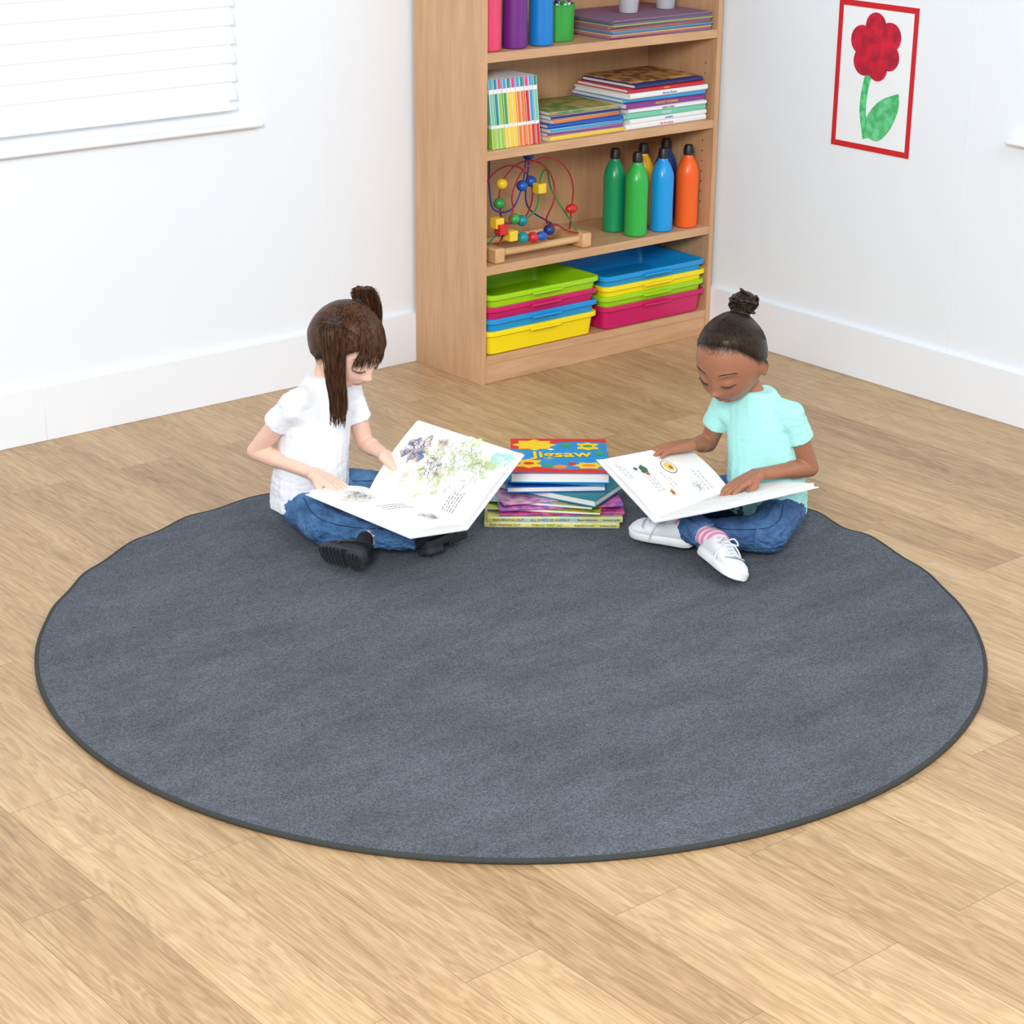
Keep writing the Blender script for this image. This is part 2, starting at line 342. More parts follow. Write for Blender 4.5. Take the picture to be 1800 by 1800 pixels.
# ------------------------------------------------------------------ paint bottles
def bottle(x,y,z,col,kn,group,label):
    t=thing('paint_bottle',label,'paint bottle',(x,y,z),group=group)
    mb=MB(); mb.lathe([(.030,0),(.0345,.003),(.0355,.010),(.0355,.050),(.0350,.10),(.0355,.150),(.0355,.168),(.034,.180),(.029,.195),(.023,.208),(.0175,.217),(.0145,.222),(.0145,.230)])
    obj('bottle_body',mb,pmat('paint_'+kn,col,.28,.03,8),t)
    mb=MB(); mb.lathe([(.0150,.226),(.0160,.227),(.0160,.243),(.0150,.246),(.0125,.256),(.011,.257)]); obj('cap',mb,pmat('cap_black',lin(28,28,30),.4),t,label='black screw cap')
for x,y,c,kn in [(.637,-.285,lin(50,180,75),'bright green'),(.622,-.20,lin(20,150,95),'dark green'),(.7445,-.285,lin(25,155,230),'sky blue'),(.750,-.19,lin(240,190,30),'yellow'),(.848,-.29,lin(245,100,30),'orange'),(.866,-.17,lin(25,70,160),'deep blue')]:
    bottle(x,y,.3532,c,kn,'paint bottles on the lower shelf','%s plastic paint bottle with black cap on the shelf'%kn)
for x,y,c,kn in [(.052,-.285,lin(225,70,110),'pink'),(.145,-.285,lin(110,40,130),'purple'),(.243,-.285,lin(20,125,205),'blue')]:
    bottle(x,y,.9632,c,kn,'paint bottles on the upper shelf','%s plastic paint bottle on the upper shelf'%kn)
PX=.350; PY=-.232
t=thing('pen_pot','green plastic pen pot holding coloured markers on the upper shelf','pot',(PX,PY,.9632))
mb=MB(); mb.lathe([(.044,0),(.048,.002),(.0500,.10),(.0515,.101),(.0515,.105),(.048,.105),(.046,.006),(.001,.005)]); obj('pot',mb,pmat('pot_green',lin(50,160,60),.35),t)
for i,k in enumerate(['red','blue','orange','pink','yellow','navy','green','purple']):
    a=i*.785; t2=thing('marker_pen','%s marker pen standing in the green pot'%k,'pen',(PX+.024*math.cos(a),PY+.024*math.sin(a),.972),(.10*math.sin(a)*-1,.10*math.cos(a),0),group='pens in the pot')
    mb=MB(); mb.lathe([(.004,0),(.0045,.002),(.0045,.11),(.003,.112)],n=12); obj('barrel',mb,pmat('pen_white',(.8,.8,.8),.4),t2)
    mb=MB(); mb.lathe([(.0052,.10),(.0054,.102),(.005,.145),(.003,.148)],n=12); obj('cap',mb,solid(k),t2)
z=.9633
for i,k in enumerate(['purple','pink','yellow','blue','sky','orange','purple','magenta','lime','purple','navy','purple']):
    mb=MB(); mb.box(-.205,.205,-.14,.14,0,.0042)
    o=obj('craft_foam_sheet',mb,pmat('foam_'+k,tuple(.55*v+.12 for v in C[k]),.85,.05,60,.2),loc=(.684+random.uniform(-.006,.006),-.185+random.uniform(-.006,.006),z),rot=(0,0,random.uniform(-.03,.03)),bevel=.0008)
    tagtop(o,'%s craft foam sheet in the flat pile on the upper shelf'%k,'craft sheet','foam sheets on the upper shelf'); z+=.0045
M_cup=pmat('frosted_plastic',(.86,.88,.95),.3,.02,10,trans=.55)
for x,y in ((.660,-.20),(.822,-.19)):
    mb=MB(); mb.lathe([(.026,0),(.028,.001),(.035,.085),(.037,.086),(.037,.088),(.0345,.088),(.027,.003),(.001,.003)])
    o=obj('plastic_cup',mb,M_cup,loc=(x,y,z)); tagtop(o,'frosted clear plastic cup standing on the foam sheets','cup','cups on the foam sheets')
# ------------------------------------------------------------------ trays
def rrect(a,b,r,z,n=6):
    P=[]
    for cx,cy,a0 in ((a-r,b-r,0),(-a+r,b-r,90),(-a+r,-b+r,180),(a-r,-b+r,270)):
        for k in range(n+1):
            t=math.radians(a0+90*k/n); P.append((cx+r*math.cos(t),cy+r*math.sin(t),z))
    return P
def tray(x,y,z,col,kn,rz=0):
    t=thing('storage_tray','%s plastic storage tray stacked on the bottom shelf'%kn,'tray',(x,y,z),(0,0,rz),group='trays on the bottom shelf')
    W,Dd,H=.217,.155,.074; mb=MB(); bw,bd=W-.016,Dd-.016
    mb.rings([rrect(bw-.006,bd-.006,.02,0),rrect(bw,bd,.022,.004),rrect(W-.010,Dd-.010,.024,H-.016),rrect(W-.003,Dd-.003,.026,H-.015),rrect(W,Dd,.028,H-.013),rrect(W,Dd,.028,H-.002),rrect(W-.002,Dd-.002,.026,H),
      rrect(W-.011,Dd-.011,.022,H),rrect(W-.013,Dd-.013,.021,H-.003),rrect(bw-.003,bd-.003,.019,.007),rrect(bw-.012,bd-.012,.012,.003)])
    obj('tray_shell',mb,pmat('tray_'+kn,col,.32,.02,8),t)
    mb=MB(); P=[(-.05,-Dd-.001,H-.014),(-.046,-Dd-.007,H-.012),(.046,-Dd-.007,H-.012),(.05,-Dd-.001,H-.014)]
    mb.tube(spline(P,16),.004,8,flat=1.2); obj('handle',mb,pmat('tray_'+kn,col),t)
st=[(lin(250,225,20),'yellow'),(lin(20,150,220),'blue'),(lin(205,20,100),'magenta'),(lin(160,215,20),'lime green')]
for i,(c,k) in enumerate(st): tray(.226+(.003 if i%2 else 0),-.189-(.004 if i==3 else 0),.0815+i*.0365,c,k)
st=[(lin(205,20,100),'magenta'),(lin(160,215,20),'lime green'),(lin(250,225,20),'yellow'),(lin(20,150,220),'blue')]
for i,(c,k) in enumerate(st): tray(.684-(.003 if i%2 else 0),-.189,.0815+i*.032,c,k,-.006)
# ------------------------------------------------------------------ bead maze
bm=thing('bead_maze','wooden bead maze toy with coloured wire loops on the shelf','toy',(.235,-.232,.3532))
M_lt=woodmat('toy_wood',lin(206,160,110),lin(224,182,134),(1,6,6))
for sx in (-1,1):
    mb=MB(); mb.box(sx*.168-.018,sx*.168+.018,-.095,.10,0,.045); obj('end_block',mb,M_lt,bm,bevel=.006)
for y in (-.07,.07):
    mb=MB(); mb.cap((-.16,y,.026),.011,(.16,y,.026),.011); obj('cross_rail',mb,M_lt,bm)
W_=dict(red=pmat('wire_red',lin(160,35,45),.3),blue=pmat('wire_blue',lin(30,60,150),.3),green=pmat('wire_green',lin(20,130,60),.3))
def arc(cx,cz,r,a0,a1,y0,y1,n=9,sq=1.):
    return [(cx+r*math.cos(math.radians(a0+(a1-a0)*k/(n-1))),y0+(y1-y0)*k/(n-1),cz+r*sq*math.sin(math.radians(a0+(a1-a0)*k/(n-1)))) for k in range(n)]
paths=[('red',[(-.15,-.06,.045)]+arc(.035,.150,.128,190,-15,-.05,-.03)+[(.160,-.02,.045)]),
       ('red',[(-.165,.0,.045),(-.168,.01,.10)]+arc(-.055,.15,.112,175,-35,.0,.04,9,.95)+[(.0,.04,.075),(-.05,.04,.085)]+arc(.02,.165,.098,200,-20,.03,.0)+[(.10,.02,.07),(.160,.04,.045)]),
       ('blue',[(-.165,.06,.045),(-.165,.06,.18),(-.165,.05,.285),(-.11,.04,.29),(-.105,.04,.20),(-.095,.03,.13),(-.05,.0,.13),(-.01,.0,.20),(.02,.02,.28),(.035,.03,.285),(.045,.04,.24),(.05,.05,.12),(.165,.07,.045)]),
       ('green',[(-.165,-.03,.045),(-.13,-.04,.08),(-.08,-.04,.11),(-.03,-.03,.10),(.03,-.02,.13),(.06,.0,.21),(.10,.02,.225),(.135,.03,.15),(.165,-.05,.045)]),
       ('red',[(-.165,-.07,.12),(-.16,-.085,.10),(-.12,-.09,.075),(-.06,-.09,.062),(.0,-.09,.062),(.05,-.08,.085),(.10,-.07,.06),(.160,-.07,.04)])]
beads=[]
for k,P in paths:
    Q=spline(P,90); mb=MB(); mb.tube(Q,.0026,8); obj('wire',mb,W_[k],bm,label='%s bent metal wire'%k)
    beads.append(Q)
bd=[(1,30,'blue','s'),(2,70,'blue','s'),(1,52,'green','s'),(1,57,'yellow','s'),(3,52,'yellow','c'),(0,82,'red','e'),(4,2,'yellow','c'),(4,13,'red','c'),(4,24,'yellow','c'),(4,34,'teal','s'),(4,42,'red','s'),(4,49,'blue','e'),(3,12,'green','s'),(3,24,'green','s'),(3,32,'teal','s'),(2,52,'blue','s'),(4,57,'navy','s')]
for pi_,ix,k,sh in bd:
    c=beads[pi_][ix]; mb=MB()
    if sh=='s': mb.ell(c,(.0175,.0175,.0165))
    elif sh=='e': mb.ell(c,(.0215,.015,.014))
    else: mb.box(c[0]-.015,c[0]+.015,c[1]-.015,c[1]+.015,c[2]-.015,c[2]+.015)
    obj('bead',mb,pmat('bead_'+k,C[k],.3),bm,bevel=.002 if sh=='c' else 0,label='%s wooden bead'%k)
# ------------------------------------------------------------------ painting on the wall
pt=thing('painting','child\'s painting of a red flower with red border taped to wall','painting',(XR-.001,-.941,.887),(0,0,-math.pi/2))
def flat(name,P,mat,y,par,th=.0004):
    mb=MB(); n=len(P); mb.rings([[(p[0],y,p[1]) for p in P],[(p[0],y+th,p[1]) for p in P]]); return obj(name,mb,mat,par,smooth=False)
mb=MB(); mb.box(-.148,.148,-.0006,0,-.21,.21); obj('paper_sheet',mb,pmat('art_paper',lin(240,244,249),.8,.01,20),pt,smooth=False)
M_bord=pmat('border_red',lin(205,25,35),.6,.06,40)
mb=MB(); t_=.0165
mb.rings([[(-.148,-.0012,-.21),(-.148+t_,-.0012,-.21+t_),(-.148+t_,-.0006,-.21+t_),(-.148,-.0006,-.21)],[(.148,-.0012,-.21),(.148-t_,-.0012,-.21+t_),(.148-t_,-.0006,-.21+t_),(.148,-.0006,-.21)],[(.148,-.0012,.21),(.148-t_,-.0012,.21-t_),(.148-t_,-.0006,.21-t_),(.148,-.0006,.21)],[(-.148,-.0012,.21),(-.148+t_,-.0012,.21-t_),(-.148+t_,-.0006,.21-t_),(-.148,-.0006,.21)]],close=True)
obj('border',mb,M_bord,pt,smooth=False)
P=[]
for j in range(160):
    a=2*math.pi*j/160; u=np.array([math.cos(a),math.sin(a)]); r=.0
    for (px_,pz_,pr) in ((-.004,.058,.036),(.048,.032,.040),(.050,-.022,.036),(.012,-.056,.034),(-.036,-.040,.040),(-.050,.016,.040),(0,0,.056)):
        c=np.array([px_,pz_]); bq=u@c; disc=bq*bq-(c@c)+pr*pr
        if disc>0: r=max(r,bq+math.sqrt(disc))
    P.append((-.002+r*u[0]*1.04,.086+r*u[1]*1.04))
flat('flower_head',P,paint('petal_paint',lin(165,18,50),lin(214,22,55),26),-.0014,pt)
def ribbon(Q,W):
    Q=[np.array(q) for q in Q]; Lp=[];Rp=[]
    for i,q in enumerate(Q):
        d=Q[min(i+1,len(Q)-1)]-Q[max(i-1,0)]; d/=np.linalg.norm(d); n_=np.array([-d[1],d[0]]); w_=W[i] if hasattr(W,'__len__') else W
        Lp.append(q+n_*w_); Rp.append(q-n_*w_)
    return Lp+Rp[::-1]
flat('stem',ribbon(spline([(-.016,.02),(-.030,-.03),(-.034,-.10),(-.016,-.175)],20),.012),paint('stem_paint',lin(60,180,100),lin(100,215,145),50),-.0011,pt)
Q=spline([(-.012,-.168),(.010,-.145),(.045,-.100),(.076,-.062),(.094,-.034)],24); Wd=[.002+.042*math.sin(math.pi*min(1,(i/24)**.75))for i in range(25)]
flat('leaf',ribbon(Q,Wd),paint('leaf_paint',lin(70,180,105),lin(115,215,155),30),-.0013,pt)
# ------------------------------------------------------------------ floor book stack
def loc2w(O,p):
    c,s=math.cos(YAW),math.sin(YAW)
    return (O[0]+p[0]*c+p[1]*s, O[1]-p[0]*s+p[1]*c, O[2]+p[2])
OB=(-.6298,-1.3833,.0125)
z=0
PI=math.pi
stk=[('fun1','yellow and teal paperback',.325,.25,.0135,0,0,.125,0,paint('cov_fun_a',lin(215,210,90),lin(225,225,150))),
     ('fun2','yellow and purple paperback',.325,.25,.0135,.02,.005,.125,0,paint('cov_fun_b',lin(220,205,90),lin(150,195,190))),
     ('p1','pink patterned paperback',.30,.24,.007,.06,.018,.130,0,paint('cov_p1',lin(205,70,140),lin(130,40,110))),
     ('p2','green patterned paperback',.28,.23,.006,-.12+PI,-.010,.130,0,paint('cov_p2',lin(110,180,60),lin(230,200,60))),
     ('p3','violet patterned paperback',.30,.235,.007,.14,.008,.135,0,paint('cov_p3',lin(130,80,170),lin(220,110,170))),
     ('p4','light blue paperback',.27,.21,.006,-.20+PI,-.016,.13,0,paint('cov_p4',lin(120,180,215),lin(220,200,90))),
     ('p5','pale pink paperback',.25,.20,.005,.26,-.02,.13,0,paint('cov_p5',lin(225,170,190),lin(170,110,170))),
     ('h1','teal hardback',.265,.21,.018,-.50+PI,.036,.138,1,solid('teal')),
     ('h2','blue hardback',.24,.22,.016,.07+PI,.003,.146,1,solid('blue')),
     ('h3','light blue hardback',.235,.22,.012,-.08,.018,.151,1,solid('sky'))]
for key,kn,w,d,h,r,px_,py_,hard,m in stk:
    tb=closed_book('%s lying in the stack on the rug'%kn,w,d,h,m,loc2w(OB,(px_,py_,z)),(0,0,-YAW+r),'books stacked on the rug',hard=bool(hard),pages=M_page_w)
    if key in('fun1','fun2'):
        tt_='THINGS THAT GO' if key=='fun1' else 'ALL KINDS OF ANIMALS'
        text(tb,'FUN FINDING OUT',.0085,Mk,(-.112,-d/2-.0006,h/2),(math.pi/2,0,0)); text(tb,tt_,.0088,Mg if key=='fun1' else Mb,(-.012,-d/2-.0006,h/2),(math.pi/2,0,0))
        text(tb,'Rosie McCormick',.0066,Mk,(.078,-d/2-.0006,h/2),(math.pi/2,0,0)); text(tb,'Anthony Lewis',.0066,Mk,(.135,-d/2-.0006,h/2),(math.pi/2,0,0))
    z+=h+.0003
w,d,h=.238,.255,.026
jb=closed_book('thick blue, red and yellow board book on top of stack',w,d,h,pmat('jigsaw_cover',lin(20,145,210),.3,.03,8),loc2w(OB,(.018,.150,z)),(0,0,-YAW+.005+PI),'books stacked on the rug',pages=M_page_w)
Mred=pmat('cover_print_red',lin(215,45,45),.35); Myel=pmat('cover_print_yellow',lin(245,205,40),.35); Morg=pmat('cover_print_orange',lin(240,140,40),.35); Mgr=pmat('cover_print_green',lin(60,160,80),.4)
def top(P,mat,lvl):
    mb=MB(); zt=h+.0002+lvl*.0003; mb.rings([[(-p[0],-p[1],zt) for p in P],[(-p[0],-p[1],zt+.0003) for p in P]]); return obj('cover_artwork',mb,mat,jb,smooth=False)
def circ(cu,cv,ru,rv,n=28): return [(cu+ru*math.cos(2*math.pi*j/n),cv+rv*math.sin(2*math.pi*j/n)) for j in range(n)]
def star(cx,cy,r1,r2,sy,n=8): return [(cx+(r1 if j%2==0 else r2)*math.cos(math.pi*j/n),cy+sy*(r1 if j%2==0 else r2)*math.sin(math.pi*j/n)) for j in range(2*n)]
top([(-.119,-.127),(.119,-.127),(.119,-.105),(.06,-.098),(.0,-.105),(-.05,-.085),(-.085,-.06),(-.119,-.05)],Mred,0)
top([(.119,.127),(.119,.100),(.05,.108),(.0,.100),(-.03,.085),(-.07,.04),(-.119,.05),(-.119,.127)],Mred,0)
top(star(-.060,.078,.056,.041,.78),Myel,1)
def jig(cx,cy,s):
    P=[]
    for sx,sy,ex,ey,tab in ((-1,-1,1,-1,1),(1,-1,1,1,-1),(1,1,-1,1,1),(-1,1,-1,-1,-1)):
        for k in range(12):
            t=k/12; x=sx+(ex-sx)*t; y=sy+(ey-sy)*t; nx,ny=(ey-sy)/2,-(ex-sx)/2; b_=tab*.42*math.exp(-((t-.5)/.13)**2); P.append((cx+s*(x+nx*b_),cy+s*.8*(y+ny*b_)))
    return P
top(jig(-.075,-.062,.030),Myel,1); top(jig(.072,.070,.026),Myel,1); top(circ(.072,.070,.012,.009),Mgr,2); top(circ(-.075,-.062,.013,.010),Mred,2)
top(star(.070,-.075,.040,.028,.65,6),Myel,1); top(circ(.070,-.075,.017,.010),Morg,2); top(circ(.0,-.085,.018,.014),Morg,1)
top(circ(.100,.020,.012,.014),Mgr,1); top(circ(-.100,.010,.012,.012),Morg,1); top(circ(.018,.078,.013,.012),Mgr,1); top(circ(.030,-.062,.010,.010),Mred,1); top(circ(-.028,-.075,.010,.010),Mgr,1); top(star(.098,-.035,.012,.006,.8,5),Mw,1); top(star(-.020,.045,.010,.005,.8,5),Mw,1)
text(jb,'Jigsaw',.060,Myel,(-.006,-.004,h+.0016),(0,0,math.pi+.06))
# ------------------------------------------------------------------ people
def unit(v): v=np.array(v,float); return v/np.linalg.norm(v)
def head_point(u):
    ux,uy,uz=u; x=.0735*ux; y=.090*uy; z=.103*uz; t=max(0,-uz)
    x*=1-.30*t**1.4
    if uy<0: y*=1-.50*t**1.2; z*=1-.22*(-uy)*t*2
    else: y*=1-.10*t**2
    x*=1+.03*max(0,uz)*(1-uz)*4*.5
    if uy>0:
        w=min(1,uy*1.6)
        g=lambda x0,z0,sx,sz: math.exp(-((x-x0)/sx)**2-((z-z0)/sz)**2)
        b=.006*g(0,-.010,.0085,.020)+.0155*g(0,-.031,.0092,.0085)+.0070*(g(.0105,-.034,.0055,.0055)+g(-.0105,-.034,.0055,.0055))
        b+=-.0035*g(0,-.044,.006,.005)
        b+=-.011*(g(.031,.001,.017,.012)+g(-.031,.001,.017,.012))+.0100*(g(.031,-.003,.0125,.009)+g(-.031,-.003,.0125,.009))
        b+=.0075*(g(.040,-.040,.021,.020)+g(-.040,-.040,.021,.020))
        b+=.0115*g(0,-.0565,.0165,.0115)-.0095*g(0,-.0565,.0145,.0024)-.0060*g(0,-.0715,.018,.005)+.008*g(0,-.086,.017,.012)
        b+=-.002*(g(.021,-.057,.004,.005)+g(-.021,-.057,.004,.005))
        b+=.0035*(g(.03,.019,.018,.006)+g(-.03,.019,.018,.006))
        y+=b*w
    return np.array([x,y,z])
HV=[];HF=[]
nu,nvv=112,84
for i in range(nvv+1):
    th_=math.pi*(i+.02)/(nvv+.04)
    for j in range(nu):
        a=2*math.pi*j/nu; HV.append(head_point((math.sin(th_)*math.cos(a),math.sin(th_)*math.sin(a),-math.cos(th_))))
for i in range(nvv):
    for j in range(nu): HF.append((i*nu+j,i*nu+(j+1)%nu,(i+1)*nu+(j+1)%nu,(i+1)*nu+j))
HF.append(tuple(reversed(range(nu)))); HF.append(tuple(nvv*nu+j for j in range(nu)))
HV=np.array(HV); FR=HV[HV[:,1]>.02]
def face_y(x,z):
    d=(FR[:,0]-x)**2+(FR[:,2]-z)**2; k=np.argsort(d)[:4]; w_=1/(d[k]+1e-8); return float((FR[k,1]*w_).sum()/w_.sum())
def head_frame(az,pitch,roll=0):
    f0=unit((az[0],az[1],0)); c,s=math.cos(pitch),math.sin(pitch)
    f=np.array([f0[0]*c,f0[1]*c,-s]); u=np.array([f0[0]*s,f0[1]*s,c]); r=np.cross(f,u)
    cr,sr=math.cos(roll),math.sin(roll); r2=cr*r+sr*u; u2=-sr*r+cr*u
    return np.array([r2,f,u2]).T
def hand(mb,wr,d,n,side,sc=1.05,curl=.35,tipsp=1.):
    d=unit(d); n=np.array(n,float); n=unit(n-d*(n@d)); s=np.cross(d,n)*side; wr=np.array(wr,float)
    offs=[.0195,.0070,-.0060,-.0180]; kl=[.048,.051,.049,.044]; ln=[.042,.047,.043,.034]
    for i in range(4):
        k=wr+(d*kl[i]+s*offs[i])*sc
        mb.cap(wr+s*offs[i]*.55*sc,.0115*sc,k,.0082*sc,n=12)
        fd=unit(d+s*[.28,.10,-.09,-.26][i]*tipsp); p=k; ang=curl*.3; L=ln[i]*sc; rr=[.0068,.0062,.0056,.0046]
        for q,fr in enumerate((.44,.31,.25)):
            dd=fd*math.cos(ang)+n*math.sin(ang); p2=p+dd*L*fr; mb.cap(p,rr[q]*sc,p2,rr[q+1]*sc,n=12); p=p2; ang+=curl
    p0=wr+(d*.010+s*.012)*sc; d1=unit(d*.62+s*.72+n*.25); p1=p0+d1*.026*sc; d2=unit(d*.85+s*.45+n*.2); p2=p1+d2*.019*sc; p3=p2+d2*.013*sc
    mb.cap(p0,.0110*sc,p1,.0080*sc,n=12); mb.cap(p1,.0078*sc,p2,.0066*sc,n=12); mb.cap(p2,.0066*sc,p3,.0052*sc,n=12)
def ring_ell(c,a,b,rv,fv,n=28):
    return [tuple(np.array(c)+a*math.cos(2*math.pi*j/n)*rv+b*math.sin(2*math.pi*j/n)*fv) for j in range(n)]
def wrinkle(me,amp,sc,stretch=(1,1,1),seed=0,wfun=None):
    me.update(); no=[v.normal.copy() for v in me.vertices]
    for v,nn_ in zip(me.vertices,no):
        p=Vector((v.co.x*sc*stretch[0]+seed,v.co.y*sc*stretch[1],v.co.z*sc*stretch[2]))
        k=noise.noise(p)+.5*noise.noise(p*2.1)
        v.co+=nn_*amp*(-abs(k)*1.6+.4)*(wfun(v.co) if wfun else 1)
def M4(origin,X,Y,Z): 
    return lambda p: np.array(origin)+p[0]*X+p[1]*Y+p[2]*Z
def shoe(parent,heel,toe,up,style,label,sc=1.):
    heel=np.array(heel,float);toe=np.array(toe,float);Y=unit(toe-heel);Z=np.array(up,float);Z=unit(Z-Y*(Z@Y));X=np.cross(Y,Z)
    T=M4(heel,X*sc,Y*sc,Z*sc)
    prof=[(-.002,.014,.032),(.004,.024,.056),(.02,.030,.067),(.05,.031,.068),(.08,.0320,.057),(.105,.0345,.047),(.13,.0350,.041),(.152,.033,.036),(.168,.026,.030),(.177,.013,.022)]
    def ring(y,hw,ht,z0=.010):
        P=[]
        for j in range(24):
            a=2*math.pi*j/24; ca,sa=math.cos(a),math.sin(a)
            xx=hw*math.copysign(abs(ca)**.8,ca); zz=z0+(ht-z0)*(.5+.5*math.copysign(abs(sa)**.75,sa))
            P.append(T((xx,y,zz)))
        return P
    cu={'black':lin(22,22,25),'white':lin(236,238,242)}[style]
    Mu=pmat('shoe_'+style,cu,.38 if style=='black' else .5,.03,40)
    mb=MB(); mb.rings([ring(*q) for q in prof]); me=remesh(mb,.0028,3)
    root=obj('shoe',me,Mu,parent,label=label)
    mb=MB(); bl=style=='black'; hS=.022 if bl else .020
    def outline(k,z,y0=-1,y1=1): 
        L=[];R_=[]
        for y,hw,ht in prof:
            if y0<=y<=y1: L.append(T((-hw*k-.001,y*1.015-.001,z))); R_.append(T((hw*k+.001,y*1.015-.001,z)))
        return L+R_[::-1]
    mb.rings([outline(1.0,.0),outline(1.07,.004),outline(1.07,hS-.004),outline(1.0,hS)])
    if bl:
        mb.rings([outline(1.06,-.014,-1,.055),outline(1.06,.002,-1,.055)])
        mb.rings([outline(1.02,-.004,.078,1),outline(1.05,.002,.078,1)])
        for y,z_ in [(q,-.019) for q in (.002,.016,.030,.044)]+[(q,-.010) for q in (.082,.097,.112,.127,.142,.156)]:
            hw=float(np.interp(y,[p[0] for p in prof],[p[1] for p in prof]))
            for sx in (-1,1):
                c=[T((sx*.005,y,z_)),T((sx*hw*1.02,y-.003,z_)),T((sx*hw*1.02,y+.005,z_)),T((sx*.005,y+.008,z_))]; c2=[T((sx*.005,y,z_+.010)),T((sx*hw*1.05,y-.003,z_+.010)),T((sx*hw*1.05,y+.005,z_+.010)),T((sx*.005,y+.008,z_+.010))]
                mb.rings([c,c2])
    obj('sole',mb,pmat('sole_'+style,lin(46,46,50) if bl else lin(242,243,246),.6),root)
    mb=MB()
    for k in range(5):
        y=.072+k*.012; hz=float(np.interp(y,[p[0] for p in prof],[p[2] for p in prof]))+.002
        mb.tube(spline([T((-.017,y,hz-.007)),T((-.006,y+.002,hz)),T((.006,y+.004,hz)),T((.017,y+.006,hz-.007))],8),.0026*sc,6)
        mb.tube(spline([T((.017,y,hz-.007)),T((.006,y+.002,hz+.001)),T((-.006,y+.004,hz+.001)),T((-.017,y+.006,hz-.007))],8),.0026*sc,6)
    hz=.062
    for sx in (-1,1):
        mb.tube(spline([T((0,.068,hz)),T((sx*.016,.074,hz+.012)),T((sx*.030,.082,hz)),T((sx*.014,.074,hz-.002)),T((0,.070,hz))],14),.0022*sc,6)
        mb.tube(spline([T((0,.068,hz)),T((sx*.020,.085,hz-.004)),T((sx*.038,.100,hz-.026)),T((sx*.042,.108,hz-.05))],10),.0022*sc,6)
    obj('laces',mb,pmat('laces_'+style,lin(58,58,62) if bl else lin(215,220,228),.7),root)
    if not bl:
        mb=MB(); mb.rings([[T((x_*k,y_,z_)) for x_,y_,z_ in ((-.0335,.118,.028),(-.026,.13,.0425),(0,.134,.0460),(.026,.13,.0425),(.0335,.118,.028),(.026,.135,.041),(0,.138,.0445),(-.026,.135,.041))] for k in (1.0,1.03)])
        obj('toe_stitching',mb,pmat('stitch_grey',lin(205,210,218),.6),root)
    return root
def strand_mat(name,c1,c2,st=(1,1,.12)):
    m=bpy.data.materials.new(name); m.use_nodes=True; nt=m.node_tree; N=nt.nodes; L=nt.links; b=N['Principled BSDF']
    tc=N.new('ShaderNodeTexCoord'); mp=N.new('ShaderNodeMapping'); mp.inputs['Scale'].default_value=st; L.new(tc.outputs['Object'],mp.inputs[0])
    n=N.new('ShaderNodeTexNoise'); n.inputs['Scale'].default_value=260; n.inputs['Detail'].default_value=3; L.new(mp.outputs[0],n.inputs['Vector'])
    cr=N.new('ShaderNodeValToRGB'); cr.color_ramp.elements[0].position=.35; cr.color_ramp.elements[1].position=.7; cr.color_ramp.elements[0].color=(*c1,1); cr.color_ramp.elements[1].color=(*c2,1)
    L.new(n.outputs['Fac'],cr.inputs[0]); L.new(cr.outputs[0],b.inputs['Base Color']); b.inputs['Roughness'].default_value=.38; b.inputs['Specular IOR Level'].default_value=.32
    b.inputs['Specular Tint'].default_value=(.9,.65,.5,1)
    return m
def skin_mat(name,col,lip,hairc):
    m=bpy.data.materials.new(name); m.use_nodes=True; nt=m.node_tree; N=nt.nodes; L=nt.links; b=N['Principled BSDF']
    at=N.new('ShaderNodeAttribute'); at.attribute_name='tint'; a3=N.new('ShaderNodeAttribute'); a3.attribute_name='scalp'
    n=N.new('ShaderNodeTexNoise'); n.inputs['Scale'].default_value=40; mx=N.new('ShaderNodeMix'); mx.data_type='RGBA'
    mx.inputs[6].default_value=(*[c*.95 for c in col],1); mx.inputs[7].default_value=(*[min(1,c*1.05) for c in col],1); L.new(n.outputs['Fac'],mx.inputs[0])
    m2=N.new('ShaderNodeMix'); m2.data_type='RGBA'; L.new(at.outputs['Fac'],m2.inputs[0]); L.new(mx.outputs[2],m2.inputs[6]); m2.inputs[7].default_value=(*lip,1)
    m3=N.new('ShaderNodeMix'); m3.data_type='RGBA'; L.new(a3.outputs['Fac'],m3.inputs[0]); L.new(m2.outputs[2],m3.inputs[6]); m3.inputs[7].default_value=(*hairc,1)
    L.new(m3.outputs[2],b.inputs['Base Color']); b.inputs['Roughness'].default_value=.46
    b.inputs['Subsurface Weight'].default_value=.2; b.inputs['Subsurface Radius'].default_value=(.012,.005,.003); b.inputs['Subsurface Scale'].default_value=.7
    return m
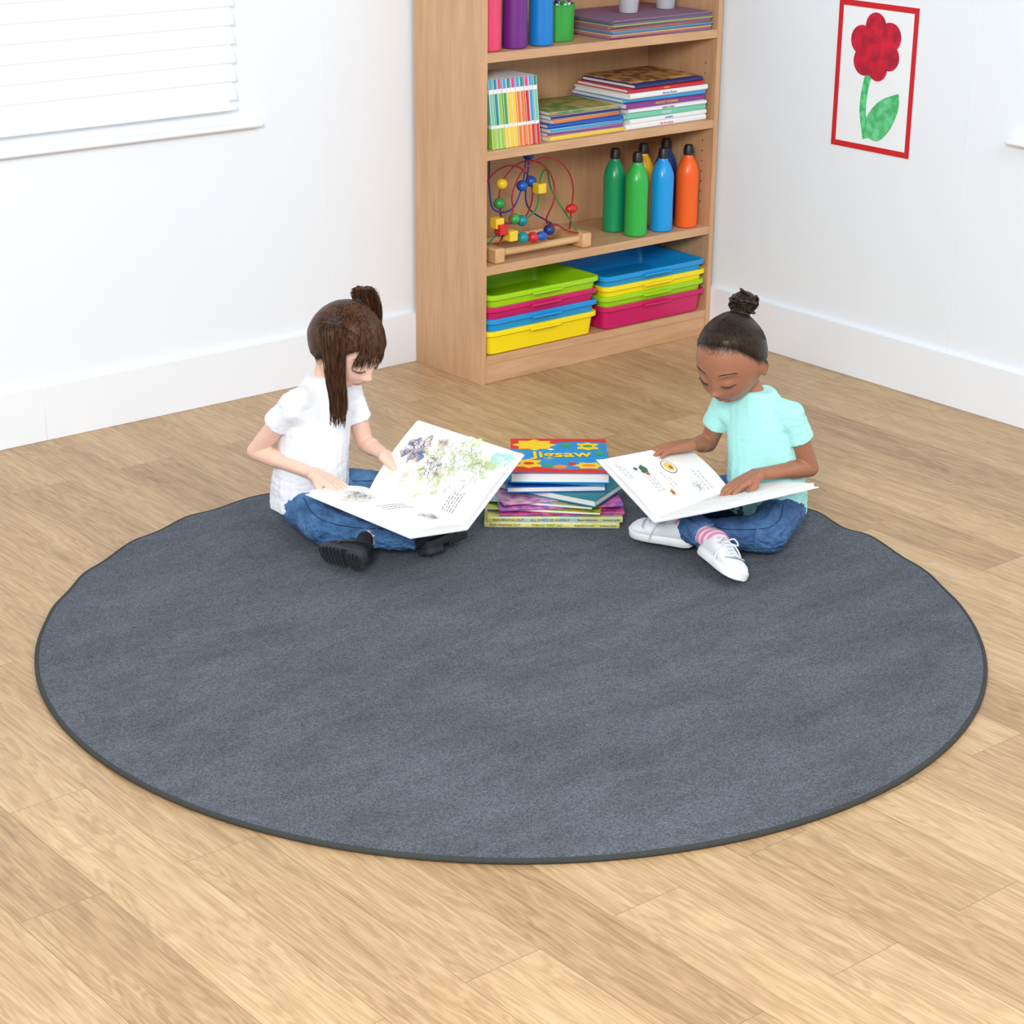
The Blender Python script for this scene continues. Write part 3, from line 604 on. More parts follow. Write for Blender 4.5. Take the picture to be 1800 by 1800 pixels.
def build_person(O,cfg):
    HS=cfg['HS']
    P=thing('person',cfg['label'],'person',O,(0,0,-YAW),group=None)
    f=unit((*cfg['face'],0)); r=np.array([f[1],-f[0],0.])
    H=head_frame(cfg['haz'],cfg['hp'],cfg.get('hr',0)); hc=np.array(cfg['head'])
    toW=lambda p: hc+H@(np.array(p)*HS)
    J={k:np.array(v,float) for k,v in cfg['J'].items()}
    mb=MB()
    mb.add([hc+H@(p*HS) for p in HV],HF)
    for sx in (-1,1):
        mb.ell(toW((sx*.0745,-.004,-.012)),(.007*HS,.014*HS,.021*HS),H@np.array([[1,-sx*.35,0],[sx*.35,1,0],[0,0,1.]]),16,10)
        mb.ell(toW((sx*.0755,-.003,-.026)),(.006,.009,.010),H,12,8)
    nb=J['neck']; hb=toW((0,-.022,-.055))
    mb.cap(nb-np.array([0,0,.03]),.034,hb,.031)
    ch=J['chest']; pv=J['pelvis']
    mb.cap(pv,.060,ch,.060); mb.cap(ch,.058,nb-np.array([0,0,.050]),.036)
    for s in ('r','l'):
        sh,el,wr=J[s+'sh'],J[s+'el'],J[s+'wr']
        shi=sh-np.array([0,0,.010])
        mb.cap(nb-np.array([0,0,.05]),.022,shi,.018); q1_=shi+(el-shi)*.45; mb.cap(shi,.018,q1_,.0235); mb.cap(q1_,.0240,el,.0215)
        mid=el+(wr-el)*.35; mb.cap(el,.0215,mid,.0222); mb.cap(mid,.0222,wr,.0155,sq=.85)
        hd=cfg['hand'+s]; hand(mb,wr+unit(hd[0])*.004,hd[0],hd[1],hd[2],1.12,hd[3])
        hi,kn,an=J[s+'hi'],J[s+'kn'],J[s+'an']
        mb.cap(hi,.045,kn,.036); mb.cap(kn,.034,an,.023)
    me=remesh(mb,.0021,2,.5)
    co=np.array([v.co for v in me.vertices]); Lc=((co-hc)@H)/HS
    at=me.attributes.new('tint','FLOAT','POINT')
    fr=Lc[:,1]>.05
    lz=(Lc[:,2]+.0565)/.0085; lx=Lc[:,0]/.0185
    dd=lz**2+lx**2
    vals=np.where(fr,np.clip((1.25-dd)*2.,0,.8),0.)
    ck=np.exp(-((np.abs(Lc[:,0])-.040)/.018)**2-((Lc[:,2]+.036)/.015)**2)*cfg.get('blush',.2)*fr
    ck=np.maximum(ck,np.exp(-(Lc[:,0]/.010)**2-((Lc[:,2]+.031)/.009)**2)*cfg.get('blush',.2)*.7*fr)
    vals=np.maximum(vals,ck); nrm=np.linalg.norm(Lc,axis=1); vals=np.where(nrm<.14,vals,0)
    at.data.foreach_set('value',vals.astype(np.float32))
    a2=me.attributes.new('scalp','FLOAT','POINT'); hl=cfg['hl']
    sv=np.zeros(len(co))
    for i in np.nonzero((nrm<.135)&(Lc[:,2]>-.08))[0]:
        d_=Lc[i,2]-hl(Lc[i,1],abs(Lc[i,0])); j_=.005*noise.noise(Vector((Lc[i,0]*160,Lc[i,1]*160,Lc[i,2]*40)))
        sv[i]=min(1,max(0,(d_+j_+.009)/.015))
    a2.data.foreach_set('value',sv.astype(np.float32))
    obj('body',me,skin_mat('skin_'+cfg['key'],cfg['skin'],cfg['lip'],cfg['hairc']),P)
    for sx in (-1,1):
        mb=MB(); Q=[]
        for k in range(11):
            a=-1+2*k/10; x=sx*.031+a*.0145; z_=-.0085-.0040*(1-a*a); Q.append(toW((x,face_y(x,z_)+.0008,z_)))
        mb.tube(Q,[.0005+.0008*math.sin(math.pi*k/10) for k in range(11)],6)
        for k in range(0,21):
            a=-1+2*k/20; x=sx*.031+a*.0145*1; z_=-.0085-.0040*(1-a*a); p=np.array((x,face_y(x,z_)+.0008,z_)); mb.tube([toW(p),toW(p+np.array((sx*.001+a*.0018,.0034,-.0038)))],[.0004,.00015],4)
        obj('eyelashes',mb,pmat('lash_dark',(.012,.008,.007),.6),P)
        mb=MB()
        for k in range(36):
            a=-1+2*k/35; x=sx*(.032+a*.016); z_=.0190+.0035*(1-a*a)-.001*a+random.uniform(-.0008,.0008)
            p0=np.array((x,face_y(x,z_)+.0002,z_)); x2=x+sx*.0040; z2=z_+.0020-.002*(a+1)*.5
            mb.tube([toW(p0),toW((x2,face_y(x2,z2)+.0004,z2))],[.0007*(1-.3*abs(a)),.0002],5)
        obj('eyebrow',mb,pmat('brow_'+cfg['key'],cfg['brow'],.7),P)
    # shirt
    mb=MB(); R=[]
    for q in cfg['shirt']: R.append(ring_ell((q[0],q[1],q[2]),q[3],q[4],r,f))
    mb.rings(R)
    for s in ('r','l'):
        sh,el=J[s+'sh'],J[s+'el']; d=unit(el-sh)
        mb.cap(nb-np.array([0,0,.038]),.034,sh+np.array([0,0,-.004]),.031)
        mb.cap(sh-np.array([0,0,.008]),.030,sh+d*cfg['sleeve'],.0335,flat2=True,n=24)
        mb.cap(ch+(sh-ch)*.35,.052,sh-np.array([0,0,.02]),.030)
    me=remesh(mb,.0030,11,.5)
    def folds(co):
        c=np.array(co); d=min(np.linalg.norm(c-J[k]) for k in ('rsh','lsh')); return .6+.9*math.exp(-(d/.06)**2)+1.3*math.exp(-((c[2]-.11)/.06)**2)
    wrinkle(me,.0008,12,(1,1,.6),cfg['seed']); wrinkle(me,.0019,26,(1,1,.25),cfg['seed']+9,folds); wrinkle(me,.0011,48,(.5,.5,1.3),cfg['seed']+2,folds)
    obj('shirt',me,pmat('shirt_'+cfg['key'],cfg['shirtcol'],.85,.012,30,.15,stretch=(1,1,.45),bscale=38,sheen=.1,bdist=.006),P,label=cfg['shirtlabel'])
    # jeans
    mb=MB(); mb.ell(pv+np.array([0,0,-.015]),(.088,.086,.068))
    for s in ('r','l'):
        hi,kn,an=J[s+'hi'],J[s+'kn'],J[s+'an']
        mb.cap(hi,.057,kn,.046,n=20); m_=kn+(an-kn)*.4; mb.cap(kn,.046,m_,.041,n=20); mb.cap(m_,.041,an,.033,flat2=True,n=20)
    me=remesh(mb,.0029,7,.5)
    def creases(co):
        c=np.array(co); d=min(np.linalg.norm(c-J[k]) for k in ('rkn','lkn','ran','lan','rhi','lhi')); return .6+2.1*math.exp(-(d/.055)**2)
    wrinkle(me,.0014,14,(1,1,1.6),cfg['seed']+3); wrinkle(me,.0028,38,(.9,.45,1.4),cfg['seed']+5,creases); wrinkle(me,.0014,80,(.8,.6,1.2),cfg['seed']+8,creases)
    for v in me.vertices:
        if v.co.z<.002: v.co.z=.002
    dm=paint('denim_'+cfg['key'],cfg['denim'][0],cfg['denim'][1],12)
    nt=dm.node_tree
    for n_ in nt.nodes:
        if n_.type=='VALTORGB': n_.color_ramp.elements[0].position=.36; n_.color_ramp.elements[1].position=.68
        if n_.type=='TEX_NOISE': n_.inputs['Detail'].default_value=14; n_.inputs['Roughness'].default_value=.72
    bs=nt.nodes['Principled BSDF']; bs.inputs['Roughness'].default_value=.85
    n2=nt.nodes.new('ShaderNodeTexNoise'); n2.inputs['Scale'].default_value=420; tc=nt.nodes.new('ShaderNodeTexCoord'); nt.links.new(tc.outputs['Object'],n2.inputs['Vector'])
    bp=nt.nodes.new('ShaderNodeBump'); bp.inputs['Strength'].default_value=.5; bp.inputs['Distance'].default_value=.002; nt.links.new(n2.outputs['Fac'],bp.inputs['Height']); nt.links.new(bp.outputs[0],bs.inputs['Normal'])
    obj('jeans',me,dm,P,label='blue faded denim jeans')
    bvh=BVHTree.FromPolygons([v.co.copy() for v in me.vertices],[tuple(p.vertices) for p in me.polygons])
    for s,dr in (('r',(0,-.75,.66)),('l',(0,-.75,.66))):
        hi,kn,an=J[s+'hi'],J[s+'kn'],J[s+'an']; ax=spline([hi,kn,an],40); pts=[]
        for q in ax[4:38]:
            o0=q+unit(dr)*.25; h_=bvh.ray_cast(Vector(o0),Vector(-unit(dr)))
            if h_[0] is not None: pts.append(np.array(h_[0])+unit(dr)*.0004)
        sm_=[pts[0]]+[(pts[i-1]+pts[i]+pts[i+1])/3 for i in range(1,len(pts)-1)]+[pts[-1]]
        if all(np.linalg.norm(sm_[i+1]-sm_[i])<.05 for i in range(len(sm_)-1)):
            mb=MB(); mb.tube(sm_,.0012,6); obj('seam',mb,pmat('denim_seam',tuple(c*.6 for c in cfg['denim'][0]),.9,.2,200),P,label='darker stitched seam of the jeans')
    for s in ('r','l'):
        an=J[s+'an']; sc_=cfg['ssc'+s]; tt=unit(J[s+'toe']-J[s+'heel']); e=J[s+'heel']+tt*.038*sc_+unit(cfg['up'+s])*.050*sc_; kn=J[s+'kn']
        st_=an-(an-kn)*.12
        mb=MB(); Q=spline([st_,an+(an-kn)*.03,e,e-unit(cfg['up'+s])*.02],16); R_=[.0250*min(1,sc_+.1)-.001*i/16+.0008*(i%2) for i in range(17)]
        mb.tube(Q,R_,18); obj('sock',mb,cfg['sock'],P)
        shoe(P,J[s+'heel'],J[s+'toe'],cfg['up'+s],cfg['shoe'],cfg['shoelabel'],sc_)
    return P,toW,H,hc
def hair_cap(parent,toW,mat,off,hl,ridges):
    keep=np.array([ p[2]>hl(p[1],abs(p[0])) for p in HV])
    mb=MB(); idx={}; V=[];F=[]
    for fc in HF[:-2]:
        if all(keep[i] for i in fc):
            g=[]
            for i in fc:
                if i not in idx:
                    p=HV[i]; n_=unit(p/np.array([.075**2,.09**2,.103**2])); a=math.atan2(p[1],p[0])
                    edge=min(1,(p[2]-hl(p[1],abs(p[0])))/.02)
                    k=off*(.05+.95*edge)+ridges*(math.sin(a*40+3*math.sin(p[2]*60))+.6*math.sin(a*23+1))*edge
                    idx[i]=len(V); V.append(toW(p+n_*k))
                g.append(idx[i])
            F.append(tuple(g))
    mb.add(V,F); return obj('hair',mb,mat,parent)
def locks(mb,Ps,n,spread,r0,seed,taper=.25,flat=.6,npt=18,jit=.002):
    rg=random.Random(seed); base=spline(Ps,npt)
    for k in range(n):
        a=rg.uniform(0,2*math.pi); q=rg.random()**.5; ph=rg.uniform(0,6); end=rg.uniform(.80,1.)
        Q=[];R=[]
        for i in range(npt+1):
            t=i/npt*end; fi=t*npt; i0=min(int(fi),npt-1); p=base[i0]*(1-(fi-i0))+base[i0+1]*(fi-i0)
            sp=spread(t)*q; u=np.array([math.cos(a),math.sin(a)*.8,0.25*math.sin(ph)])
            Q.append(p+u*sp+jit*np.array([math.sin(ph+t*5),math.cos(ph+t*4),0])); R.append(r0*(1-(1-taper)*i/npt)*(.6+.4*min(1,t*8+.3)))
        mb.tube(Q,R,5,flat)
def surf_lock(dirs,off):
    out=[]
    for (x,y,z),o_ in zip(dirs,off):
        u=unit(np.array([x/.0735,y/.09,z/.103])); p=head_point(u); n_=unit(p/np.array([.075**2,.09**2,.103**2])); out.append(p+n_*o_)
    return out
def hlL(y,x): return float(np.interp(y,[-.10,-.05,-.02,.02,.05,.08,.1],[-.070,-.068,-.035,-.015,.02,.055,.06]))
def hlR(y,x):
    return float(np.interp(y,[-.10,-.05,-.02,.010,.030,.045,.060,.1],[-.055,-.050,-.015,.008,.038,.062,.076,.080]))
# ---- girl in white t-shirt
OL=(-1.0603,-1.1186,.0125)
M_sk=pmat('sock_dark',lin(40,42,50),.9,.1,200,.3)
M_sp=pmat('sock_pink',lin(240,225,232),.9,.0,200)
nt=M_sp.node_tree; tc=nt.nodes.new('ShaderNodeTexCoord'); sx_=nt.nodes.new('ShaderNodeTexWave'); sx_.inputs['Scale'].default_value=22; sx_.bands_direction='Y'; nt.links.new(tc.outputs['Object'],sx_.inputs[0])
mxn=[n for n in nt.nodes if n.type=='MIX'][0]; mxn.inputs[6].default_value=(*lin(236,226,236),1); mxn.inputs[7].default_value=(*lin(228,120,165),1); nt.links.new(sx_.outputs['Fac'],mxn.inputs[0])
cfgL=dict(key='fair',HS=1.00,hl=hlL,hairc=(.02,.011,.007),label='girl in white t-shirt and jeans cross-legged reading a book',face=(.75,-.65),haz=(.82,-.57),hp=math.radians(26),hr=0.0,head=(.014,.028,.464),seed=3,
 J=dict(pelvis=(-.070,.070,.085),chest=(-.055,.06,.26),neck=(-.032,.055,.385),
  rsh=(-.106,-.014,.336),rel=(-.200,.035,.200),rwr=(-.058,-.050,.176), lsh=(.018,.111,.328),lel=(.050,.135,.190),lwr=(.100,.050,.190),
  rhi=(-.095,.030,.075),rkn=(-.020,-.105,.060),ran=(.185,-.145,.060),rheel=(.200,-.150,.030),rtoe=(.315,.005,.025),
  lhi=(-.035,.120,.075),lkn=(.215,.125,.062),lan=(.075,-.150,.058),lheel=(.072,-.262,.046),ltoe=(-.020,-.205,.040)),
 upr=(-.2,.1,1),upl=(.40,.80,.30),handr=((.75,-.30,-.28),(.1,-.1,-1),-1,.25),handl=((.55,-.25,-.45),(-.1,-.1,-1),1,.30),sscr=.82,sscl=.68,sock=M_sk,
 shirt=[(-.078,.068,.058,.103,.090),(-.078,.067,.11,.101,.086),(-.068,.063,.19,.094,.075),(-.058,.060,.27,.094,.070),(-.048,.058,.325,.082,.060),(-.040,.057,.362,.058,.050),(-.036,.056,.386,.043,.041)],
 sleeve=.076,skin=lin(236,194,173),lip=lin(204,108,106),blush=.32,brow=(.05,.028,.018),shirtcol=lin(236,238,245),shirtlabel='white short-sleeved t-shirt',denim=(lin(28,68,118),lin(90,138,184)),shoe='black',shoelabel='black lace-up shoe with ridged sole')
PL,tL,HL,hcL=build_person(OL,cfgL)
Mh=strand_mat('hair_brown',lin(34,21,15),lin(96,62,43))
hair_cap(PL,tL,Mh,.0065,hlL,.0003)
mb=MB()
for k in range(260):
    x=-.060+.120*k/259+random.uniform(-.002,.002); e=x/.060; zt=random.uniform(.000,.022)-.014*e*e
    D_=[(x*.25,.012,.10),(x*.6,.05,.09),(x*.9,.085,.060),(x*1.0,.09,.040)]
    P=surf_lock(D_,[.008,.0085+random.uniform(0,.002),.009+random.uniform(0,.0015),.0085]); pe=surf_lock([(x*1.02+random.uniform(-.005,.005),.09,zt)],[.0060+random.uniform(0,.004)])[0]; P.append(pe)
    mb.tube(spline([tL(p) for p in P],12),[.0011*(1-.75*(i/12)**2) for i in range(13)],5,.7)
obj('fringe',mb,Mh,PL)
TR=(.056,-.010,.076); TL=(-.046,-.040,.090)
mb=MB()
for (T0,sx) in ((TR,1),(TL,-1)):
    for k in range(230):
        a=2*math.pi*k/230+random.uniform(-.02,.02)
        yy=.085*math.cos(a); zz=T0[2]+.075*math.sin(a); zz=min(zz,.098)
        root=(sx*.005 if math.sin(a)>.2 else sx*.055*(1-.2*abs(math.cos(a))), yy, max(zz,-.050 if yy<0 else .045))
        midp=tuple((np.array(root)+np.array(T0))*.5+np.array([0,random.uniform(-.003,.003),random.uniform(-.003,.003)]))
        P=surf_lock([root,midp,T0],[.0060,.0075,.0090]); mb.tube(spline([tL(p) for p in P],10),[.0011]*11,5,.6)
obj('parted_hair',mb,Mh,PL)
mb=MB(); r0_=surf_lock([TR],[.012])[0]; q0=tL(r0_)
locks(mb,[q0,q0+np.array((-.004,-.024,-.006)),q0+np.array((.000,-.036,-.050)),q0+np.array((.002,-.038,-.12)),q0+np.array((.008,-.036,-.18)),(.004,-.072,.298)],400,lambda t:.006+.023*min(1,t*4.5)*(1-.45*t),.0012,4,taper=.35,jit=.003)
obj('hair_bunch',mb,Mh,PL,label='long straight brown bunch of hair')
mb=MB(); r0_=surf_lock([TL],[.012])[0]; q1=tL(r0_)
locks(mb,[q1,q1+np.array((.006,.006,.022)),q1+np.array((.022,.010,.022)),q1+np.array((.036,.008,-.020)),q1+np.array((.034,.004,-.075)),q1+np.array((.026,.0,-.12))],360,lambda t:.006+.019*min(1,t*4)*(1-.4*t),.0012,8,taper=.35,jit=.003)
obj('hair_bunch',mb,Mh,PL,label='long straight brown bunch of hair')
for q in (q0,q1):
    mb=MB(); mb.ell(q,(.012,.012,.010)); obj('hair_tie',mb,pmat('hair_tie',(.02,.02,.03),.7),PL)
mb=MB()
for sx in (1,-1):
    for k in range(40):
        o_=random.uniform(-.010,.010); P=surf_lock([(sx*.058,.045+o_,.050),(sx*.068,.042+o_,.01),(sx*.064,.046+o_,-.03)],[.008,.007,.008]); P.append(P[-1]+np.array([0,.004+random.uniform(-.003,.003),-.02-.03*random.random()])); mb.tube(spline([tL(p) for p in P],12),[.0010*(1-.7*i/12) for i in range(13)],5,.7)
obj('side_strands',mb,Mh,PL)
# ---- girl in aqua top
OR=(-.3161,-1.7238,.0125)
cfgR=dict(key='brown',HS=1.04,hl=hlR,hairc=(.012,.008,.006),label='girl in aqua top and jeans cross-legged reading a book',face=(-.70,-.71),haz=(-.56,-.83),hp=math.radians(25),hr=0.0,head=(-.052,.010,.445),seed=21,
 J=dict(pelvis=(.048,.060,.085),chest=(.033,.05,.26),neck=(.008,.042,.362),
  lsh=(.092,-.012,.320),lel=(.142,.000,.182),lwr=(.012,-.085,.196), rsh=(-.054,.096,.314),rel=(-.085,.135,.195),rwr=(-.130,.075,.212),
  lhi=(.085,.020,.070),lkn=(.040,-.100,.055),lan=(-.125,-.080,.045),lheel=(-.130,-.085,.022),ltoe=(-.270,-.010,.022),
  rhi=(.010,.110,.075),rkn=(-.195,.055,.060),ran=(-.110,-.148,.066),rheel=(-.112,-.160,.026),rtoe=(-.040,-.320,.020)),
 upl=(0,-.25,1),upr=(.35,.1,1),handl=((-.75,-.35,-.30),(.1,-.1,-1),1,.25),handr=((-.60,-.20,-.05),(.1,-.1,-1),-1,.25),sscr=.90,sscl=.90,sock=M_sp,
 shirt=[(.052,.060,.058,.103,.090),(.052,.058,.11,.100,.086),(.042,.053,.19,.093,.075),(.033,.050,.265,.093,.070),(.022,.046,.314,.082,.060),(.015,.044,.346,.058,.050),(.011,.043,.362,.048,.045)],
 sleeve=.072,skin=lin(160,106,79),lip=lin(146,74,72),blush=.22,brow=(.010,.007,.005),shirtcol=lin(168,231,226),shirtlabel='aqua short-sleeved cotton top',denim=(lin(28,62,108),lin(82,124,172)),shoe='white',shoelabel='white lace-up trainer')
PR,tR,HR,hcR=build_person(OR,cfgR)
Mh2=strand_mat('hair_black',lin(16,12,11),lin(46,33,28))
hair_cap(PR,tR,Mh2,.0034,lambda y,x:hlR(y,x)+.004,.0002)
GB=(0,-.066,.074)
mb=MB()
for k in range(420):
    a=2*math.pi*k/420+random.uniform(-.012,.012); y=.088*math.sin(a); x=.072*math.cos(a); zr=hlR(y,abs(x))+random.uniform(-.006,.010)
    P0=np.array((x,y,zr)); G_=np.array(GB); m1=P0*.66+G_*.34; m2=P0*.3+G_*.7
    P=surf_lock([P0,m1+np.array([0,0,.012]),m2+np.array([0,0,.006]),G_],[.0001,.0036,.0041,.006]); mb.tube(spline([tR(p) for p in P],12),[.0002+.0008*min(1,i/6) for i in range(13)],5,.5)
obj('pulled_back_hair',mb,Mh2,PR)
bc_=np.array((-.026,.050,.564)); mb=MB(); mb.ell(bc_,(.0305,.0305,.0290))
rgb=random.Random(12)
for k in range(22):
    ax_=unit((rgb.gauss(0,.45),rgb.gauss(0,.45),1)); e1=unit(np.cross(ax_,(1,.3,.1))); e2=np.cross(ax_,e1); off_=rgb.uniform(-.020,.023); rr_=math.sqrt(.0315**2-off_**2); a0=rgb.uniform(0,6.28); ln_=rgb.uniform(1.8,3.6); Q=[]
    for i in range(20):
        a=a0+ln_*i/19; dip=.0045*(1-math.sin(math.pi*i/19)); Q.append(bc_+ax_*off_+(e1*math.cos(a)+e2*math.sin(a))*(rr_-dip))
    mb.tube(Q,[.0055*math.sin(math.pi*(i+1.5)/22) for i in range(20)],8,.7)
g0=tR(surf_lock([GB],[.0])[0]); mb.cap(g0,.025,g0+(bc_-g0)*.6,.020)
obj('hair_bun',mb,Mh2,PR,label='twisted dark top-knot bun')
# ------------------------------------------------------------------ open books
def open_book(O,label,G1,G2,A1,A2,B1,B2,content):
    G1,G2,A1,A2,B1,B2=[np.array(v,float) for v in (G1,G2,A1,A2,B1,B2)]
    base=(G1+G2)/2-np.array([0,0,.008]); bw=loc2w(O,base); T=thing('open_book',label,'book',bw,(0,0,-YAW),group='open picture books')
    th_=.007
    def surf(A,B):
        n_=np.cross(A-G1,G2-G1); n_=unit(n_); n_=n_ if n_[2]>0 else -n_
        def S_(u,v,off):
            p=(1-u)*((1-v)*G1+v*G2)+u*((1-v)*A+v*B); return p+n_*off-base
        return S_
    def tt(u): return .0015+th_*(1-math.exp(-u/.06))+.007*math.sin(math.pi*min(1,u))
    Ms=pmat('book_board_white',lin(232,234,236),.4,.02,20); Mp=pmat('picture_page',lin(242,242,240),.6,.01,30)
    Ss=[surf(A1,A2),surf(B1,B2)]
    for S_ in Ss:
        nu_,nv_=24,6
        for (lo,hi,u1,v0,v1,mat_,nm) in ((-.003,0,1.02,-.015,1.015,Ms,'cover'),(0,None,.985,.0,1.0,Mp,'page_block')):
            mb=MB(); R=[]
            for i in range(nu_+1):
                u=u1*i/nu_; to=hi if hi is not None else tt(u)
                top_=[S_(u,v0+(v1-v0)*j/nv_,to) for j in range(nv_+1)]; bot=[S_(u,v0+(v1-v0)*j/nv_,lo) for j in range(nv_+1)][::-1]
                R.append(top_+bot)
            mb.rings(R); obj(nm,mb,mat_,T)
    def decal(si,P,mat_,name,lvl=0):
        mb=MB(); c=np.mean(P,axis=0); n=len(P); V=[]
        for k in range(5):
            for p in P:
                q=c+(np.array(p)-c)*(k/4.); V.append(Ss[si](q[0],q[1],tt(q[0])+.0007+lvl*.0003))
        F=[(k*n+j,k*n+(j+1)%n,(k+1)*n+(j+1)%n,(k+1)*n+j) for k in range(4) for j in range(n)]
        mb.add(V,F); obj(name,mb,mat_,T)
    def lines(si,u0,u1,v0,v1,n,seed,mat_,thk=.008):
        rg=random.Random(seed); mb=MB()
        for k in range(n):
            v=v1-(v1-v0)*k/max(1,n-1); u=u0; end=u1-(rg.uniform(0,.5)*(u1-u0) if k==n-1 else rg.uniform(0,.04))
            while u<end:
                L_=rg.uniform(.02,.06); L_=min(L_,end-u)
                V=[Ss[si](u,v,tt(u)+.0007),Ss[si](u+L_,v,tt(u+L_)+.0007),Ss[si](u+L_,v+thk,tt(u+L_)+.0007),Ss[si](u,v+thk,tt(u)+.0007)]; mb.add(V,[(0,1,2,3)]); u+=L_+.015
        obj('text_lines',mb,mat_,T,smooth=False)
    def pen(si,strokes,mat_,wd=.0005):
        mb=MB()
        for st_ in strokes:
            pts=spline([np.array((a,b_,0.)) for a,b_ in st_],max(8,len(st_)*3)); W=[Ss[si](p[0],p[1],tt(p[0])+.0018) for p in pts]
            for i in range(len(W)-1):
                d=unit(W[i+1]-W[i]); sd=np.cross(d,[0,0,1.])*wd; mb.add([W[i]-sd,W[i+1]-sd,W[i+1]+sd,W[i]+sd],[(0,1,2,3)])
        obj('line_drawing',mb,mat_,T,smooth=False)
    content(decal,lines,pen)
    return T
def blob(cu,cv,ru,rv,seed,n=60,am=.35):
    rg=random.Random(seed); ph=[rg.uniform(0,6) for _ in range(4)]
    return [(cu+ru*(1+am*math.sin(3*a+ph[0])*.5+am*.4*math.sin(7*a+ph[1])+am*.3*math.sin(13*a+ph[2]))*math.cos(a),cv+rv*(1+am*math.sin(2*a+ph[3])*.5+am*.4*math.sin(5*a+ph[1])+am*.3*math.sin(11*a+ph[2]))*math.sin(a)) for a in [2*math.pi*j/n for j in range(n)]]
def scribble(cu,cv,ru,rv,seed,n=14):
    rg=random.Random(seed); out=[]
    for k in range(n):
        a=rg.uniform(0,6.28); q=rg.random()**.5; x=cu+ru*q*math.cos(a); y=cv+rv*q*math.sin(a); r=rg.uniform(.012,.045)
        out.append([(x+r*math.cos(t)*(1+.3*rg.random()),y+r*.7*math.sin(t)*(1+.3*rg.random())) for t in [rg.uniform(0,1)+i*.75 for i in range(rg.randint(4,9))]])
    return out
def sketch(name,w1,w2,ink,sc=60,lw=.012,cut=.50):
    m=bpy.data.materials.new(name); m.use_nodes=True; nt=m.node_tree; N=nt.nodes; L=nt.links; b=N['Principled BSDF']
    tc=N.new('ShaderNodeTexCoord')
    def nz(s,d,di): 
        n=N.new('ShaderNodeTexNoise'); n.inputs['Scale'].default_value=s; n.inputs['Detail'].default_value=d; n.inputs['Distortion'].default_value=di; L.new(tc.outputs['Object'],n.inputs['Vector']); return n.outputs['Fac']
    a=nz(sc,3,1.2); w_=nz(34,3,.5)
    c1=N.new('ShaderNodeValToRGB'); e=c1.color_ramp.elements; e[0].position=cut-.14; e[0].color=(*w1,1); e[1].position=cut+.06; e[1].color=(*lin(242,242,240),1); k=e.new(cut-.03); k.color=(*w2,1); L.new(w_,c1.inputs[0])
    c2=N.new('ShaderNodeValToRGB'); e=c2.color_ramp.elements; e[0].position=.0; e[0].color=(0,0,0,1); e[1].position=1; e[1].color=(0,0,0,1)
    for ctr in (.42,.50,.58):
        for p_,v in ((ctr-lw,0),(ctr,.8),(ctr+lw,0)):
            k=e.new(p_); k.color=(v,v,v,1)
    L.new(a,c2.inputs[0])
    mx=N.new('ShaderNodeMix'); mx.data_type='RGBA'; L.new(c2.outputs[0],mx.inputs[0]); L.new(c1.outputs[0],mx.inputs[6]); mx.inputs[7].default_value=(*ink,1)
    L.new(mx.outputs[2],b.inputs['Base Color']); b.inputs['Roughness'].default_value=.6; return m
sk1=sketch('sketch_foliage',lin(190,208,150),lin(228,234,205),lin(120,125,110),75,.010,.50); sk2=sketch('sketch_figure_blue',lin(110,140,190),lin(215,185,160),lin(60,60,72),110,.012,.53); sk3=sketch('sketch_pale',lin(226,218,200),lin(238,239,230),lin(150,152,148),62,.007,.44); sk4=sketch('sketch_brown',lin(178,158,138),lin(226,212,190),lin(80,75,72),95,.010,.50); sk5=sketch('sketch_teal',lin(165,215,205),lin(205,230,222),lin(120,170,165),50,.006,.60)
M_ink=pmat('text_ink',lin(80,80,86),.7); M_pen=pmat('pen_ink_grey',lin(150,152,150),.7); M_penb=pmat('pen_ink_blue',lin(70,95,150),.7); M_peng=pmat('pen_ink_green',lin(130,160,110),.7)
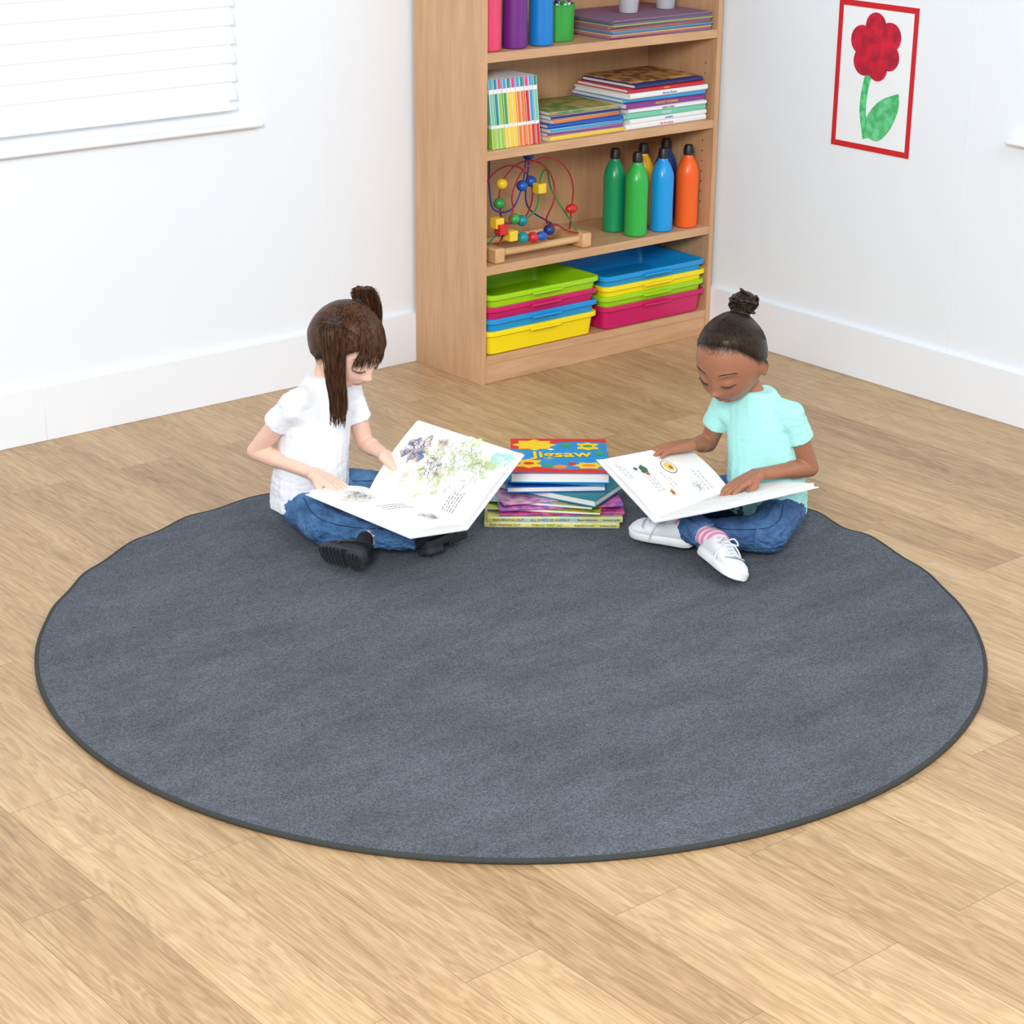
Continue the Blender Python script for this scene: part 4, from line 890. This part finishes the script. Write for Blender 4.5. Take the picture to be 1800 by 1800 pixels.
def cL(decal,lines,pen):
    decal(1,blob(.54,.46,.44,.42,2,90,.22),sk3,'illustration'); decal(1,blob(.66,.62,.26,.26,9,80,.6),sk1,'illustration',1); decal(1,blob(.28,.44,.13,.12,19,80,.6),sk1,'illustration',1)
    decal(1,blob(.62,.18,.16,.11,1,80,.6),sk2,'illustration',2); decal(1,blob(.36,.24,.12,.06,6,80,.6),sk4,'illustration',2); decal(1,blob(.50,.44,.10,.06,16,80,.6),sk4,'illustration',2); decal(1,blob(.82,.36,.07,.05,26,80,.6),sk4,'illustration',2)
    decal(1,blob(.86,.90,.10,.08,46,60,.3),sk5,'illustration',1)
    pen(1,scribble(.60,.55,.34,.34,3,90),M_pen,.00035); pen(1,scribble(.62,.60,.30,.28,13,60),M_peng,.0004); pen(1,scribble(.62,.19,.14,.09,4,34),M_penb,.0005); pen(1,scribble(.50,.42,.16,.09,5,22),M_ink,.00045)
    lines(1,.08,.34,.72,.82,5,1,M_ink,.006); lines(1,.72,.86,.94,.96,2,5,M_ink,.005)
    decal(0,blob(.62,.25,.20,.12,4,80,.5),sk3,'illustration'); decal(0,blob(.55,.22,.08,.05,14,80,.6),sk2,'illustration',1); decal(0,blob(.30,.78,.14,.06,5,80,.6),sk4,'illustration'); lines(0,.2,.7,.48,.56,3,2,M_ink,.006)
    pen(0,scribble(.60,.24,.18,.10,7,30),M_pen,.0004); pen(0,scribble(.30,.78,.12,.05,8,14),M_pen,.0004)
open_book(OL,'large open picture book with animal sketches held on her lap',(.070,.000,.118),(.300,-.185,.095),(-.062,-.125,.152),(.180,-.310,.122),(.180,.130,.245),(.425,-.050,.225),cL)
bowl1=pmat('print_yellow_bowl',lin(228,195,95),.6); bowl2=pmat('print_red',lin(185,95,60),.6); gr=paint('print_green_animal',lin(50,110,70),lin(70,90,60),90)
def cR(decal,lines,pen):
    decal(0,blob(.68,.70,.075,.042,11,50,.25),gr,'illustration'); decal(0,circ(.72,.775,.030,.020),gr,'illustration',1); decal(0,blob(.60,.70,.03,.022,12),bowl2,'illustration',1)
    decal(0,circ(.62,.42,.125,.072),pmat('print_dark_ring',lin(70,70,72),.6),'illustration'); decal(0,circ(.62,.42,.114,.065),pmat('print_white',(.88,.88,.86),.6),'illustration',1); decal(0,circ(.62,.42,.085,.048),bowl1,'illustration',2); decal(0,circ(.60,.41,.035,.02),bowl2,'illustration',3)
    decal(0,circ(.24,.62,.070,.040),pmat('print_plate',lin(240,220,200),.6),'illustration'); decal(0,blob(.24,.62,.04,.022,33),bowl2,'illustration',1); decal(0,blob(.22,.30,.13,.05,14),sk3,'illustration'); pen(0,scribble(.22,.30,.10,.04,9,12),M_pen,.0004)
    lines(0,.30,.60,.68,.74,3,3,M_ink,.005); lines(0,.30,.60,.52,.56,2,4,M_ink,.005); lines(0,.10,.50,.17,.22,2,6,M_ink,.005); lines(0,.6,.9,.88,.93,3,7,M_ink,.005)
    lines(1,.2,.8,.3,.6,6,8,M_ink,.006)
open_book(OR,'open picture book with small food illustrations held on her lap',(-.045,.005,.120),(-.228,-.170,.108),(-.150,.125,.190),(-.352,-.045,.208),(.140,-.120,.178),(-.085,-.300,.190),cR)
